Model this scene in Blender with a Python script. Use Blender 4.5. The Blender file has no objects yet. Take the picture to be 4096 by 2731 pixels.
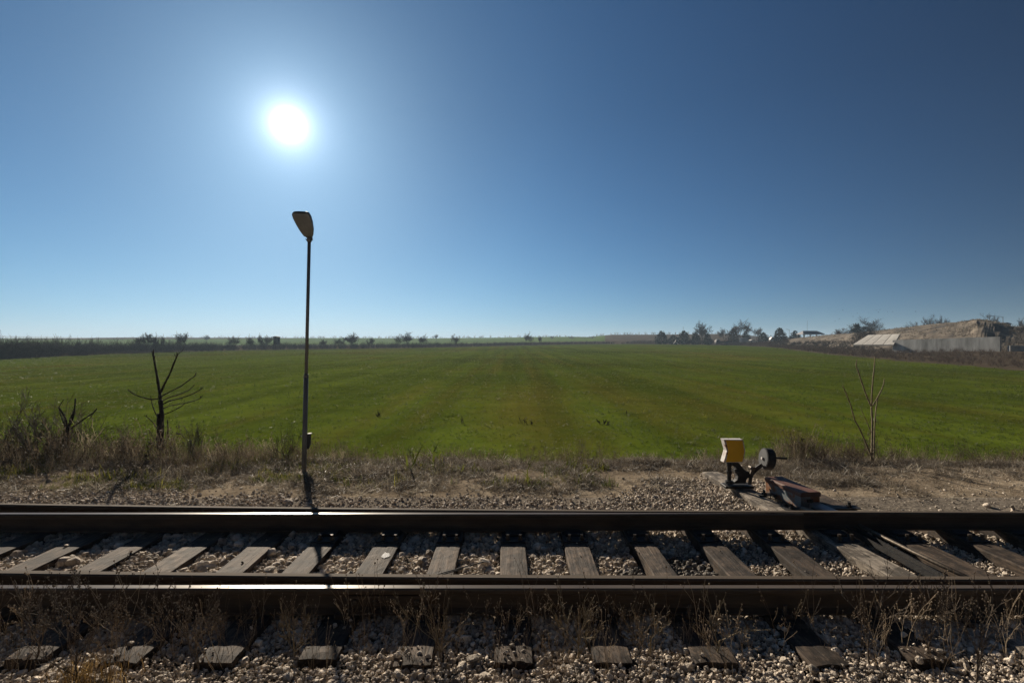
import bpy, math, random
import numpy as np
from mathutils import Vector, Matrix

R = math.radians
SC = bpy.context.scene
COL = SC.collection

# ------------------------------------------------------------------ camera, sky, sun, exposure
F, PX0, PY0, CZ = 1950.0, 2048.0, 1365.5, 1.94
cd = bpy.data.cameras.new('camera')
cd.sensor_width = 36.0
cd.lens = F / 4096 * 36.0
cd.clip_start = 0.05
cd.clip_end = 12000
cam = bpy.data.objects.new('camera', cd)
COL.objects.link(cam)
cam.location = (0, 0, CZ)
cam.rotation_euler = (R(90), 0, 0)
SC.camera = cam

SUN = Vector((1155 - PX0, F, PY0 - 500)).normalized()      # towards the sun
ELEV = math.asin(SUN.z)
AZ = math.atan2(SUN.x, SUN.y)

W = bpy.data.worlds.new('World')
SC.world = W
W.use_nodes = True
wt = W.node_tree
wn, wl = wt.nodes, wt.links
wn.clear()


def wnode(t, **k):
    n = wn.new(t)
    for a, b in k.items():
        setattr(n, a, b)
    return n


def wmath(op, a, b=None):
    n = wnode('ShaderNodeMath', operation=op)
    for i, v in enumerate((a, b)):
        if v is None:
            continue
        if isinstance(v, (int, float)):
            n.inputs[i].default_value = v
        else:
            wl.new(v, n.inputs[i])
    return n.outputs[0]


SKY_STRENGTH = 0.050   # before exposure
sky = wnode('ShaderNodeTexSky', sky_type='NISHITA')
sky.sun_disc = False
sky.sun_elevation = ELEV
sky.sun_rotation = AZ
sky.altitude = 100
sky.air_density = 0.6
sky.dust_density = 0.2
sky.ozone_density = 6.0
tc = wnode('ShaderNodeTexCoord')
vn = wnode('ShaderNodeVectorMath', operation='NORMALIZE')
wl.new(tc.outputs['Generated'], vn.inputs[0])
dt = wnode('ShaderNodeVectorMath', operation='DOT_PRODUCT')
wl.new(vn.outputs[0], dt.inputs[0])
dt.inputs[1].default_value = SUN
ang = wmath('MULTIPLY', wmath('ARCCOSINE', wmath('MINIMUM', dt.outputs['Value'], 1.0)), 180 / math.pi)


def glow(amp, width, pw=1.0):
    e = wmath('POWER', wmath('DIVIDE', ang, width), pw)
    return wmath('MULTIPLY', wmath('EXPONENT', wmath('MULTIPLY', e, -1.0)), amp)


def rgbmul(col, val):
    n = wnode('ShaderNodeVectorMath', operation='SCALE')
    if isinstance(col, tuple):
        n.inputs[0].default_value = col
    else:
        wl.new(col, n.inputs[0])
    if isinstance(val, (int, float)):
        n.inputs['Scale'].default_value = val
    else:
        wl.new(val, n.inputs['Scale'])
    return n.outputs[0]


def rgbadd(a, b):
    n = wnode('ShaderNodeVectorMath', operation='ADD')
    wl.new(a, n.inputs[0])
    wl.new(b, n.inputs[1])
    return n.outputs[0]


K = 1.0 / SKY_STRENGTH
tint = wnode('ShaderNodeVectorMath', operation='MULTIPLY')
wl.new(sky.outputs[0], tint.inputs[0])
tint.inputs[1].default_value = (0.72, 1.10, 1.20)
# a clear sky is darkest well away from the sun
dark = wnode('ShaderNodeMapRange')
dark.inputs['From Min'].default_value = 25
dark.inputs['From Max'].default_value = 84
dark.inputs['To Min'].default_value = 1.0
dark.inputs['To Max'].default_value = 0.14
wl.new(ang, dark.inputs['Value'])
base = rgbmul(tint.outputs[0], dark.outputs[0])
EXP = 0.825
comp = wnode('ShaderNodeVectorMath', operation='MULTIPLY_ADD')      # 1 + c * L, per channel
wl.new(base, comp.inputs[0])
comp.inputs[1].default_value = (SKY_STRENGTH * 1.2, SKY_STRENGTH * 1.2, SKY_STRENGTH * 1.1)
comp.inputs[2].default_value = (1, 1, 1)
dv = wnode('ShaderNodeVectorMath', operation='DIVIDE')
wl.new(base, dv.inputs[0])
wl.new(comp.outputs[0], dv.inputs[1])
sep = wnode('ShaderNodeSeparateXYZ')
wl.new(vn.outputs[0], sep.inputs[0])
low = wnode('ShaderNodeMapRange')            # paler towards the horizon
low.inputs['From Min'].default_value = 0.04
low.inputs['From Max'].default_value = 0.42
low.inputs['To Min'].default_value = 1.50
low.inputs['To Max'].default_value = 1.16
wl.new(sep.outputs['Z'], low.inputs['Value'])
tot = rgbmul(rgbmul(dv.outputs[0], low.outputs[0]), EXP * 1.03)
tot = rgbadd(tot, rgbmul((1.0, 0.98, 0.95), glow(40 * K, 0.28)))
tot = rgbadd(tot, rgbmul((0.90, 0.97, 1.0), glow(1.3 * K, 1.35)))
tot = rgbadd(tot, rgbmul((0.56, 0.84, 1.12), glow(0.36 * K, 7.5)))
bg = wnode('ShaderNodeBackground')
bg.inputs['Strength'].default_value = SKY_STRENGTH
wl.new(tot, bg.inputs['Color'])
wo = wnode('ShaderNodeOutputWorld')
wl.new(bg.outputs[0], wo.inputs['Surface'])

sd = bpy.data.lights.new('sun', 'SUN')
sd.energy = 5.0
sd.angle = R(0.5)
sd.color = (1.0, 0.87, 0.70)
sun = bpy.data.objects.new('sun', sd)
COL.objects.link(sun)
sun.rotation_euler = SUN.to_track_quat('Z', 'Y').to_euler()
sun.location = (-30, 60, 60)

SC.view_settings.view_transform = 'Standard'
SC.view_settings.look = 'None'
SC.view_settings.exposure = 0.6
SC.view_settings.gamma = 1.0
SC.render.engine = 'CYCLES'
SC.cycles.max_bounces = 6
SC.cycles.diffuse_bounces = 3
SC.cycles.glossy_bounces = 2
SC.cycles.transmission_bounces = 3
SC.cycles.transparent_max_bounces = 6
SC.cycles.volume_bounces = 0
SC.cycles.use_denoising = True
SC.cycles.denoising_prefilter = 'NONE'
SC.cycles.denoising_input_passes = 'RGB_ALBEDO_NORMAL'
SC.cycles.sample_clamp_indirect = 4.0

rng = np.random.default_rng(7)


def at(px, py, d):
    """a point at depth d (metres in front of the camera) whose picture is at px, py"""
    return Vector(((px - PX0) / F * d, d, CZ - (py - PY0) / F * d))


# ------------------------------------------------------------------ mesh helpers
class MB:
    """collects vertices, triangles and quads of one mesh"""

    def __init__(s):
        s.V, s.Q, s.T, s.n = [], [], [], 0

    def add(s, v, q=None, t=None):
        v = np.asarray(v, float).reshape(-1, 3)
        if q is not None and len(q):
            s.Q.append(np.asarray(q, np.int64).reshape(-1, 4) + s.n)
        if t is not None and len(t):
            s.T.append(np.asarray(t, np.int64).reshape(-1, 3) + s.n)
        s.V.append(v)
        s.n += len(v)
        return s

    def arrays(s):
        V = np.concatenate(s.V) if s.V else np.zeros((0, 3))
        Q = np.concatenate(s.Q) if s.Q else np.zeros((0, 4), np.int64)
        T = np.concatenate(s.T) if s.T else np.zeros((0, 3), np.int64)
        return V, Q, T

    def box(s, x0, x1, y0, y1, z0, z1, b=0.0):
        """box, with chamfered upright and top edges when b > 0"""
        if b <= 0:
            v = [(x, y, z) for z in (z0, z1) for x, y in ((x0, y0), (x1, y0), (x1, y1), (x0, y1))]
            s.add(v, [(0, 3, 2, 1), (4, 5, 6, 7), (0, 1, 5, 4), (1, 2, 6, 5), (2, 3, 7, 6), (3, 0, 4, 7)])
            return s
        o = [(x0 + b, y0), (x1 - b, y0), (x1, y0 + b), (x1, y1 - b), (x1 - b, y1), (x0 + b, y1), (x0, y1 - b), (x0, y0 + b)]
        i = [(x0 + b, y0 + b), (x1 - b, y0 + b), (x1 - b, y0 + b), (x1 - b, y1 - b), (x1 - b, y1 - b), (x0 + b, y1 - b),
             (x0 + b, y1 - b), (x0 + b, y0 + b)]
        v = [(x, y, z0) for x, y in o] + [(x, y, z1 - b) for x, y in o] + [(x, y, z1) for x, y in i]
        q = []
        for k in range(8):
            m = (k + 1) % 8
            q += [(k, m, 8 + m, 8 + k), (8 + k, 8 + m, 16 + m, 16 + k)]
        q += [(16, 18, 20, 22)]
        t = [(0, k + 1, k) for k in range(1, 7)]
        s.add(v, q, t)
        return s

    def tube(s, pts, rad, n=5, cap=True, flat=1.0):
        P = np.asarray(pts, float)
        ribbon = n == 2
        m = len(P)
        rad = np.broadcast_to(np.asarray(rad, float), (m,))
        D = np.gradient(P, axis=0)
        D /= np.linalg.norm(D, axis=1, keepdims=True) + 1e-12
        ref = np.array((0.0, 0.0, 1.0)) if abs(D[:, 2]).mean() < 0.8 else np.array((1.0, 0.0, 0.0))
        A = np.cross(D, ref)
        A /= np.linalg.norm(A, axis=1, keepdims=True) + 1e-12
        B = np.cross(D, A)
        th = np.arange(n) * 2 * math.pi / n + (abs(P[0]).sum() * 977.0 % 6.28 if ribbon else 0)
        v = (P[:, None] + rad[:, None, None] * (np.cos(th)[None, :, None] * A[:, None] + flat * np.sin(th)[None, :, None] * B[:, None])).reshape(-1, 3)
        kk = np.arange(1 if ribbon else n)
        jj = (kk + 1) % n
        ii = (np.arange(m - 1) * n)[:, None]
        q = np.stack((ii + kk, ii + jj, ii + n + jj, ii + n + kk), -1).reshape(-1, 4)
        t = []
        if cap and n > 2:
            for k in range(1, n - 1):
                t.append((0, k + 1, k))
                t.append(((m - 1) * n, (m - 1) * n + k, (m - 1) * n + k + 1))
        s.add(v, q, t)
        return s

    def cyl(s, a, b, r, n=16, r2=None):
        return s.tube([a, b], [r, r if r2 is None else r2], n)

    def prism(s, poly, axis_u, axis_v, origin, thick):
        """polygon in a plane (u, v from origin) given a thickness vector"""
        o, u, v, w = (np.asarray(k, float) for k in (origin, axis_u, axis_v, thick))
        P = np.array([o + u * a + v * b for a, b in poly])
        n = len(P)
        s.add(np.concatenate((P, P + w)), [(k, (k + 1) % n, n + (k + 1) % n, n + k) for k in range(n)])
        tri = ear_clip(poly)
        s.add(P, None, tri)
        s.add(P + w, None, [t[::-1] for t in tri])
        return s

    def blob(s, c, rx, ry, rz, seed=0, k=6):
        v, t = ICO1
        r2 = np.random.default_rng(seed)
        u = v * (1 + 0.12 * r2.standard_normal((len(v), 1)))
        s.add(u * (rx, ry, rz) + np.asarray(c), None, t)
        return s


def ear_clip(poly):
    P = [tuple(p) for p in poly]
    idx = list(range(len(P)))
    area = sum(P[i][0] * P[(i + 1) % len(P)][1] - P[(i + 1) % len(P)][0] * P[i][1] for i in range(len(P)))
    if area < 0:
        idx.reverse()

    def cr(a, b, c):
        return (b[0] - a[0]) * (c[1] - a[1]) - (b[1] - a[1]) * (c[0] - a[0])
    out, guard = [], 0
    while len(idx) > 3 and guard < 5000:
        guard += 1
        for i in range(len(idx)):
            a, b, c = idx[i - 1], idx[i], idx[(i + 1) % len(idx)]
            if cr(P[a], P[b], P[c]) <= 1e-12:
                continue
            if any(cr(P[a], P[b], P[p]) >= 0 and cr(P[b], P[c], P[p]) >= 0 and cr(P[c], P[a], P[p]) >= 0
                   for p in idx if p not in (a, b, c)):
                continue
            out.append((a, b, c))
            idx.pop(i)
            break
        else:
            break
    if len(idx) >= 3:
        out.append(tuple(idx[:3]))
    return out


def ico(sub):
    t = (1 + 5 ** 0.5) / 2
    v = [(-1, t, 0), (1, t, 0), (-1, -t, 0), (1, -t, 0), (0, -1, t), (0, 1, t), (0, -1, -t), (0, 1, -t), (t, 0, -1), (t, 0, 1), (-t, 0, -1), (-t, 0, 1)]
    f = [(0, 11, 5), (0, 5, 1), (0, 1, 7), (0, 7, 10), (0, 10, 11), (1, 5, 9), (5, 11, 4), (11, 10, 2), (10, 7, 6), (7, 1, 8),
         (3, 9, 4), (3, 4, 2), (3, 2, 6), (3, 6, 8), (3, 8, 9), (4, 9, 5), (2, 4, 11), (6, 2, 10), (8, 6, 7), (9, 8, 1)]
    v = [np.array(p, float) / np.linalg.norm(p) for p in v]
    for _ in range(sub):
        cache, nf = {}, []

        def mid(a, b):
            k = (min(a, b), max(a, b))
            if k not in cache:
                m = v[a] + v[b]
                v.append(m / np.linalg.norm(m))
                cache[k] = len(v) - 1
            return cache[k]
        for a, b, c in f:
            x, y, z = mid(a, b), mid(b, c), mid(c, a)
            nf += [(a, x, z), (b, y, x), (c, z, y), (x, y, z)]
        f = nf
    return np.array(v), np.array(f)


ICO0, ICO1, ICO2 = ico(0), ico(1), ico(2)


def make_mesh(name, V, Q, T, smooth=False, attrs=None, mat_idx=None):
    me = bpy.data.meshes.new(name)
    nq, nt = len(Q), len(T)
    me.vertices.add(len(V))
    me.vertices.foreach_set('co', np.ascontiguousarray(V, np.float32).ravel())
    me.loops.add(nq * 4 + nt * 3)
    me.loops.foreach_set('vertex_index', np.concatenate((Q.ravel(), T.ravel())).astype(np.int32))
    me.polygons.add(nq + nt)
    ls = np.concatenate((np.arange(nq) * 4, nq * 4 + np.arange(nt) * 3)).astype(np.int32)
    me.polygons.foreach_set('loop_start', ls)
    me.update(calc_edges=True)
    me.validate()
    me.polygons.foreach_set('use_smooth', np.full(len(me.polygons), smooth, bool))
    if mat_idx is not None and len(mat_idx) == len(me.polygons):
        me.polygons.foreach_set('material_index', np.asarray(mat_idx, np.int32))
    for k, a in (attrs or {}).items():
        at_ = me.attributes.new(k, 'FLOAT', 'POINT')
        at_.data.foreach_set('value', np.asarray(a, np.float32))
    me.update()
    return me


def obj(name, mb, mat, parent=None, smooth=False, loc=None, attrs=None, mat_idx=None):
    if isinstance(mb, bpy.types.Mesh):
        me = mb
    else:
        V, Q, T = mb.arrays() if isinstance(mb, MB) else mb
        me = make_mesh(name, V, Q, T, smooth, attrs, mat_idx)
    if mat is not None and len(me.materials) == 0:
        for m in (mat if isinstance(mat, (list, tuple)) else [mat]):
            me.materials.append(m)
    o = bpy.data.objects.new(name, me)
    COL.objects.link(o)
    if parent is not None:
        o.parent = parent
    if loc is not None:
        o.location = loc
    return o


def tag(o, label=None, cat=None, group=None, kind=None):
    for k, v in (('label', label), ('category', cat), ('group', group), ('kind', kind)):
        if v:
            o[k] = v
    return o


def thing(name, label, cat, loc=(0, 0, 0), rz=0.0, group=None):
    o = bpy.data.objects.new(name, None)
    o.empty_display_size = 0.2
    COL.objects.link(o)
    o.location = loc
    o.rotation_euler = (0, 0, rz)
    return tag(o, label, cat, group)


def kids(o):
    return [c for c in list(bpy.data.objects) if c.parent == o]


def copy_tree(o, tree, parent=None):
    c = o.copy()
    COL.objects.link(c)
    if parent is not None:
        c.parent = parent
    for ch in tree.get(o.name, []):
        copy_tree(ch, tree, c)
    return c


def child_map():
    m = {}
    for c in bpy.data.objects:
        if c.parent is not None:
            m.setdefault(c.parent.name, []).append(c)
    return m


def scatter(templates, pick, pos, rotz, scl, tilt=None, zs=None):
    """one merged mesh from instances of template meshes, with a random number per instance"""
    pos, rotz = np.asarray(pos, float), np.asarray(rotz, float)
    scl = np.asarray(scl, float)
    if scl.ndim == 1:
        scl = np.repeat(scl[:, None], 3, 1)
    if zs is not None:
        scl = scl * np.stack((np.ones(len(zs)), np.ones(len(zs)), zs), 1)
    VV, QQ, TT, AA, HH, n0 = [], [], [], [], [], 0
    rr = rng.random(len(pos))
    for k, (V, Q, T) in enumerate(templates):
        ii = np.where(pick == k)[0]
        if not len(ii):
            continue
        m = len(V)
        X = V[None] * scl[ii][:, None]
        if tilt is not None:
            a = tilt[ii][:, None]
            c, s = np.cos(a), np.sin(a)
            X = np.stack((X[..., 0], X[..., 1] * c - X[..., 2] * s, X[..., 1] * s + X[..., 2] * c), -1)
        c, s = np.cos(rotz[ii])[:, None], np.sin(rotz[ii])[:, None]
        X = np.stack((X[..., 0] * c - X[..., 1] * s, X[..., 0] * s + X[..., 1] * c, X[..., 2]), -1) + pos[ii][:, None]
        off = (np.arange(len(ii)) * m)[:, None, None] + n0
        if len(Q):
            QQ.append((Q[None] + off).reshape(-1, 4))
        if len(T):
            TT.append((T[None] + off).reshape(-1, 3))
        VV.append(X.reshape(-1, 3))
        AA.append(np.repeat(rr[ii], m))
        HH.append(np.tile(V[:, 2] / max(1e-6, V[:, 2].max()), len(ii)))
        n0 += m * len(ii)
    V = np.concatenate(VV)
    Q = np.concatenate(QQ) if QQ else np.zeros((0, 4), np.int64)
    T = np.concatenate(TT) if TT else np.zeros((0, 3), np.int64)
    return (V, Q, T), {'rnd': np.concatenate(AA)}


# ------------------------------------------------------------------ materials
def new_mat(name):
    m = bpy.data.materials.new(name)
    m.use_nodes = True
    nt = m.node_tree
    nt.nodes.clear()
    return m, nt.nodes, nt.links


def ramp(nodes, stops):
    r = nodes.new('ShaderNodeValToRGB')
    el = r.color_ramp.elements
    while len(el) < len(stops):
        el.new(0.5)
    for e, (p, c) in zip(el, stops):
        e.position = p
        e.color = (*c, 1)
    return r


def noise_mat(name, c1, c2, scale=8.0, rough=0.85, bump=0.0, bump_scale=None, metallic=0.0, stretch=(1, 1, 1), rnd=0.0, attr='rnd',
              lo=0.35, hi=0.65, detail=5.0, c3=None, spec=0.3, trans=0.0, coords='Object', objrnd=False):
    m, n, l = new_mat(name)
    tc = n.new('ShaderNodeTexCoord')
    mp = n.new('ShaderNodeMapping')
    mp.inputs['Scale'].default_value = stretch
    l.new(tc.outputs[coords], mp.inputs['Vector'])
    vec = mp.outputs[0]
    if objrnd:
        oi = n.new('ShaderNodeObjectInfo')
        ad = n.new('ShaderNodeVectorMath')
        ad.operation = 'ADD'
        sc = n.new('ShaderNodeVectorMath')
        sc.operation = 'SCALE'
        l.new(oi.outputs['Location'], sc.inputs[0])
        sc.inputs['Scale'].default_value = 3.7
        l.new(mp.outputs[0], ad.inputs[0])
        l.new(sc.outputs[0], ad.inputs[1])
        vec = ad.outputs[0]
    nz = n.new('ShaderNodeTexNoise')
    nz.inputs['Scale'].default_value = scale
    nz.inputs['Detail'].default_value = detail
    nz.inputs['Roughness'].default_value = 0.65
    l.new(vec, nz.inputs['Vector'])
    stops = [(lo, c1), (hi, c2)] if c3 is None else [(lo, c1), ((lo + hi) / 2, c2), (hi, c3)]
    rp = ramp(n, stops)
    l.new(nz.outputs['Fac'], rp.inputs[0])
    col = rp.outputs[0]
    if rnd:
        a = n.new('ShaderNodeAttribute')
        a.attribute_name = attr
        mr = n.new('ShaderNodeMapRange')
        mr.inputs['To Min'].default_value = 1 - rnd
        mr.inputs['To Max'].default_value = 1 + rnd
        l.new(a.outputs['Fac'], mr.inputs['Value'])
        hv = n.new('ShaderNodeHueSaturation')
        l.new(mr.outputs[0], hv.inputs['Value'])
        l.new(col, hv.inputs['Color'])
        col = hv.outputs[0]
    p = n.new('ShaderNodeBsdfPrincipled')
    p.inputs['Roughness'].default_value = rough
    p.inputs['Metallic'].default_value = metallic
    p.inputs['Specular IOR Level'].default_value = spec
    l.new(col, p.inputs['Base Color'])
    if bump:
        nb = n.new('ShaderNodeTexNoise')
        nb.inputs['Scale'].default_value = bump_scale or scale * 3
        nb.inputs['Detail'].default_value = 6
        l.new(vec, nb.inputs['Vector'])
        b = n.new('ShaderNodeBump')
        b.inputs['Strength'].default_value = bump
        b.inputs['Distance'].default_value = 0.02
        l.new(nb.outputs['Fac'], b.inputs['Height'])
        l.new(b.outputs[0], p.inputs['Normal'])
    out = n.new('ShaderNodeOutputMaterial')
    if trans:
        tb = n.new('ShaderNodeBsdfTranslucent')
        l.new(col, tb.inputs['Color'])
        mx = n.new('ShaderNodeMixShader')
        mx.inputs[0].default_value = trans
        l.new(p.outputs[0], mx.inputs[1])
        l.new(tb.outputs[0], mx.inputs[2])
        l.new(mx.outputs[0], out.inputs['Surface'])
    else:
        l.new(p.outputs[0], out.inputs['Surface'])
    return m


def attr_ramp_mat(name, stops, trans=0.4, rough=0.7, patch=None, spec=0.12, patch_scale=0.12):
    """plant matter coloured by a random number per plant, with a second colour set in broad patches"""
    m, n, l = new_mat(name)
    a = n.new('ShaderNodeAttribute')
    a.attribute_name = 'rnd'
    rp = ramp(n, stops)
    l.new(a.outputs['Fac'], rp.inputs[0])
    col = rp.outputs[0]
    if patch:
        pa = n.new('ShaderNodeAttribute')
        pa.attribute_name = 'dry'
        r3 = ramp(n, patch)
        l.new(a.outputs['Fac'], r3.inputs[0])
        mx = n.new('ShaderNodeMix')
        mx.data_type = 'RGBA'
        l.new(pa.outputs['Fac'], mx.inputs[0])
        l.new(col, mx.inputs[6])
        l.new(r3.outputs[0], mx.inputs[7])
        col = mx.outputs[2]
    p = n.new('ShaderNodeBsdfPrincipled')
    p.inputs['Roughness'].default_value = rough
    p.inputs['Specular IOR Level'].default_value = spec
    l.new(col, p.inputs['Base Color'])
    tb = n.new('ShaderNodeBsdfTranslucent')
    l.new(col, tb.inputs['Color'])
    mx = n.new('ShaderNodeMixShader')
    mx.inputs[0].default_value = trans
    l.new(p.outputs[0], mx.inputs[1])
    l.new(tb.outputs[0], mx.inputs[2])
    out = n.new('ShaderNodeOutputMaterial')
    l.new(mx.outputs[0], out.inputs['Surface'])
    return m


M = {}
M['stone'] = noise_mat('limestone', (.25, .20, .155), (.56, .485, .395), 14, .9, .5, 60, rnd=.5, lo=.30, hi=.58)
M['stone_dark'] = noise_mat('oily_stone', (.09, .078, .066), (.21, .185, .155), 18, .8, .5, 60, rnd=.5)
M['rust'] = noise_mat('rusty_steel', (.042, .029, .019), (.105, .070, .042), 9, .75, .25, 40, lo=.3, hi=.7, stretch=(.25, 1, 1))
M['railtop_dull'] = noise_mat('dull_railhead', (.075, .058, .044), (.13, .105, .082), 6, .85, .06, 60, spec=.12, stretch=(.12, 3, 1), lo=.3, hi=.7)
M['railtop'] = noise_mat('worn_railhead', (.085, .066, .050), (.145, .117, .09), 6, .33, .05, 60, metallic=.10, spec=.11, stretch=(.12, 3, 1), lo=.3, hi=.7)
M['steel_dark'] = noise_mat('dark_cast_iron', (.010, .010, .011), (.030, .027, .024), 14, .6, .2, 50)
M['bolt'] = noise_mat('bolt_steel', (.05, .04, .03), (.15, .12, .09), 30, .5, metallic=.5)


def wood_mat(name, a, b, c):
    m, n, l = new_mat(name)
    tc = n.new('ShaderNodeTexCoord')
    oi = n.new('ShaderNodeObjectInfo')
    cx = n.new('ShaderNodeCombineXYZ')
    mu = n.new('ShaderNodeMath')
    mu.operation = 'MULTIPLY'
    mu.inputs[1].default_value = 37.0
    l.new(oi.outputs['Random'], mu.inputs[0])
    l.new(mu.outputs[0], cx.inputs[0])
    l.new(mu.outputs[0], cx.inputs[1])
    ad = n.new('ShaderNodeVectorMath')
    ad.operation = 'ADD'
    l.new(tc.outputs['Object'], ad.inputs[0])
    l.new(cx.outputs[0], ad.inputs[1])
    mp = n.new('ShaderNodeMapping')
    mp.inputs['Scale'].default_value = (16, .9, 16)
    l.new(ad.outputs[0], mp.inputs['Vector'])
    g = n.new('ShaderNodeTexNoise')
    g.inputs['Scale'].default_value = 2.2
    g.inputs['Detail'].default_value = 8
    g.inputs['Roughness'].default_value = .7
    g.inputs['Distortion'].default_value = .6
    l.new(mp.outputs[0], g.inputs['Vector'])
    rp = ramp(n, [(.3, a), (.5, b), (.72, c)])
    l.new(g.outputs['Fac'], rp.inputs[0])
    st = n.new('ShaderNodeTexNoise')
    st.inputs['Scale'].default_value = 5
    st.inputs['Detail'].default_value = 6
    st.inputs['Roughness'].default_value = .75
    l.new(ad.outputs[0], st.inputs['Vector'])
    sr = ramp(n, [(.46, (.13, .12, .11)), (.54, (1, 1, 1))])
    l.new(st.outputs['Fac'], sr.inputs[0])
    mx = n.new('ShaderNodeMix')
    mx.data_type = 'RGBA'
    mx.blend_type = 'MULTIPLY'
    mx.inputs[0].default_value = .75
    l.new(rp.outputs[0], mx.inputs[6])
    l.new(sr.outputs[0], mx.inputs[7])
    mc = n.new('ShaderNodeMapping')
    mc.inputs['Scale'].default_value = (22, .55, 22)
    l.new(ad.outputs[0], mc.inputs['Vector'])
    ck = n.new('ShaderNodeTexNoise')
    ck.inputs['Scale'].default_value = 1.0
    ck.inputs['Detail'].default_value = 2
    l.new(mc.outputs[0], ck.inputs['Vector'])
    cr = ramp(n, [(.485, (1, 1, 1)), (.5, (.10, .09, .08)), (.515, (1, 1, 1))])
    l.new(ck.outputs['Fac'], cr.inputs[0])
    m3 = n.new('ShaderNodeMix')
    m3.data_type = 'RGBA'
    m3.blend_type = 'MULTIPLY'
    m3.inputs[0].default_value = .8
    l.new(mx.outputs[2], m3.inputs[6])
    l.new(cr.outputs[0], m3.inputs[7])
    mx = m3
    hv = n.new('ShaderNodeHueSaturation')
    mr = n.new('ShaderNodeMapRange')
    mr.inputs['To Min'].default_value = .75
    mr.inputs['To Max'].default_value = 1.25
    l.new(oi.outputs['Random'], mr.inputs['Value'])
    l.new(mr.outputs[0], hv.inputs['Value'])
    l.new(mx.outputs[2], hv.inputs['Color'])
    p = n.new('ShaderNodeBsdfPrincipled')
    p.inputs['Roughness'].default_value = .8
    p.inputs['Specular IOR Level'].default_value = .3
    l.new(hv.outputs[0], p.inputs['Base Color'])
    bp = n.new('ShaderNodeBump')
    bp.inputs['Strength'].default_value = .8
    bp.inputs['Distance'].default_value = .012
    l.new(g.outputs['Fac'], bp.inputs['Height'])
    l.new(bp.outputs[0], p.inputs['Normal'])
    out = n.new('ShaderNodeOutputMaterial')
    l.new(p.outputs[0], out.inputs['Surface'])
    return m


M['wood'] = wood_mat('weathered_sleeper_wood', (.020, .0135, .009), (.080, .055, .037), (.175, .126, .086))
M['wood_pale'] = wood_mat('bleached_timber', (.10, .085, .068), (.24, .205, .165), (.36, .31, .255))
M['white_splash'] = noise_mat('lime_splash', (.55, .54, .52), (.75, .74, .72), 30, .9)
M['bark_dark'] = noise_mat('dark_bark', (.020, .015, .012), (.055, .042, .034), 20, .95, .5, 60)
M['bark_tan'] = noise_mat('tan_bark', (.13, .10, .06), (.27, .215, .13), 14, .8, .3, 60)
M['twig'] = noise_mat('bare_twigs', (.055, .046, .041), (.100, .083, .072), 1.5, .95)
M['twig_brown'] = noise_mat('russet_twigs', (.09, .066, .050), (.16, .118, .086), 1.5, .95)
M['conifer'] = noise_mat('conifer_needles', (.008, .013, .007), (.026, .036, .018), 1.2, .9, rnd=.4)
M['russet_leaf'] = noise_mat('russet_leaves', (.050, .030, .016), (.10, .055, .026), 1.2, .9, rnd=.4)
M['brown_leaf'] = noise_mat('clinging_brown_leaves', (.030, .022, .015), (.062, .045, .028), 1.2, .9, rnd=.4)
M['concrete'] = noise_mat('stained_concrete', (.20, .20, .185), (.52, .52, .50), .9, .9, .2, 12, stretch=(1, 1, .22), detail=8, lo=.32, hi=.66)
M['concrete_pale'] = noise_mat('pale_concrete', (.30, .29, .27), (.42, .405, .38), 1.2, .9, .2, 12, detail=8)
M['white_paint'] = noise_mat('white_paint', (.62, .62, .60), (.78, .78, .76), 2, .5)
M['glass'] = noise_mat('dark_window', (.012, .014, .018), (.02, .022, .026), 2, .12, spec=.6)
M['tyre'] = noise_mat('tyre_rubber', (.015, .015, .015), (.03, .03, .03), 5, .9)

# ------------------------------------------------------------------ the lie of the land
BORDER = np.array([(-420, 9.9), (-300, 40), (-112, 62), (-75.6, 72), (-85, 103), (-79, 147), (-34, 180), (-2, 210), (57, 257), (96, 214), (86, 164),
                   (55, 74), (47, 45), (44, 20), (43, 9.9)], float)


def sstep(a, b, x):
    t = np.clip((x - a) / (b - a), 0, 1)
    return t * t * (3 - 2 * t)


def hash2(i, j, s):
    h = (i * 374761393 + j * 668265263 + s * 974711) & 0x7fffffff
    h = ((h ^ (h >> 13)) * 1274126177) & 0x7fffffff
    return ((h ^ (h >> 16)) & 0xffff) / 65535.0


def vnoise(x, y, s=0):
    xi, yi = np.floor(x).astype(np.int64), np.floor(y).astype(np.int64)
    fx, fy = x - xi, y - yi
    fx, fy = fx * fx * (3 - 2 * fx), fy * fy * (3 - 2 * fy)
    a, b = hash2(xi, yi, s), hash2(xi + 1, yi, s)
    c, d = hash2(xi, yi + 1, s), hash2(xi + 1, yi + 1, s)
    return (a + (b - a) * fx) * (1 - fy) + (c + (d - c) * fx) * fy - 0.5


def border_dist(x, y):
    """distance to the field's edge, negative inside the field"""
    ins = np.zeros(x.shape, bool)
    dm = np.full(x.shape, 1e9)
    n = len(BORDER)
    for i in range(n):
        x0, y0 = BORDER[i]
        x1, y1 = BORDER[(i + 1) % n]
        if y0 != y1:
            c = ((y0 > y) != (y1 > y)) & (x < (x1 - x0) * (y - y0) / (y1 - y0) + x0)
            ins ^= c
        dx, dy = x1 - x0, y1 - y0
        t = np.clip(((x - x0) * dx + (y - y0) * dy) / (dx * dx + dy * dy), 0, 1)
        dm = np.minimum(dm, np.hypot(x - x0 - t * dx, y - y0 - t * dy))
    return np.where(ins, -dm, dm)


YP = [-60, -5, 1.0, 2.2, 2.75, 3.05, 5.3, 6.2, 7.6, 8.5, 9.3, 10.3, 12, 40]
ZP = [-.3, -.12, -.12, -.12, -.12, -.14, -.13, -.07, -.10, -.17, -.42, -.66, -.70, -.70]


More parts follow.
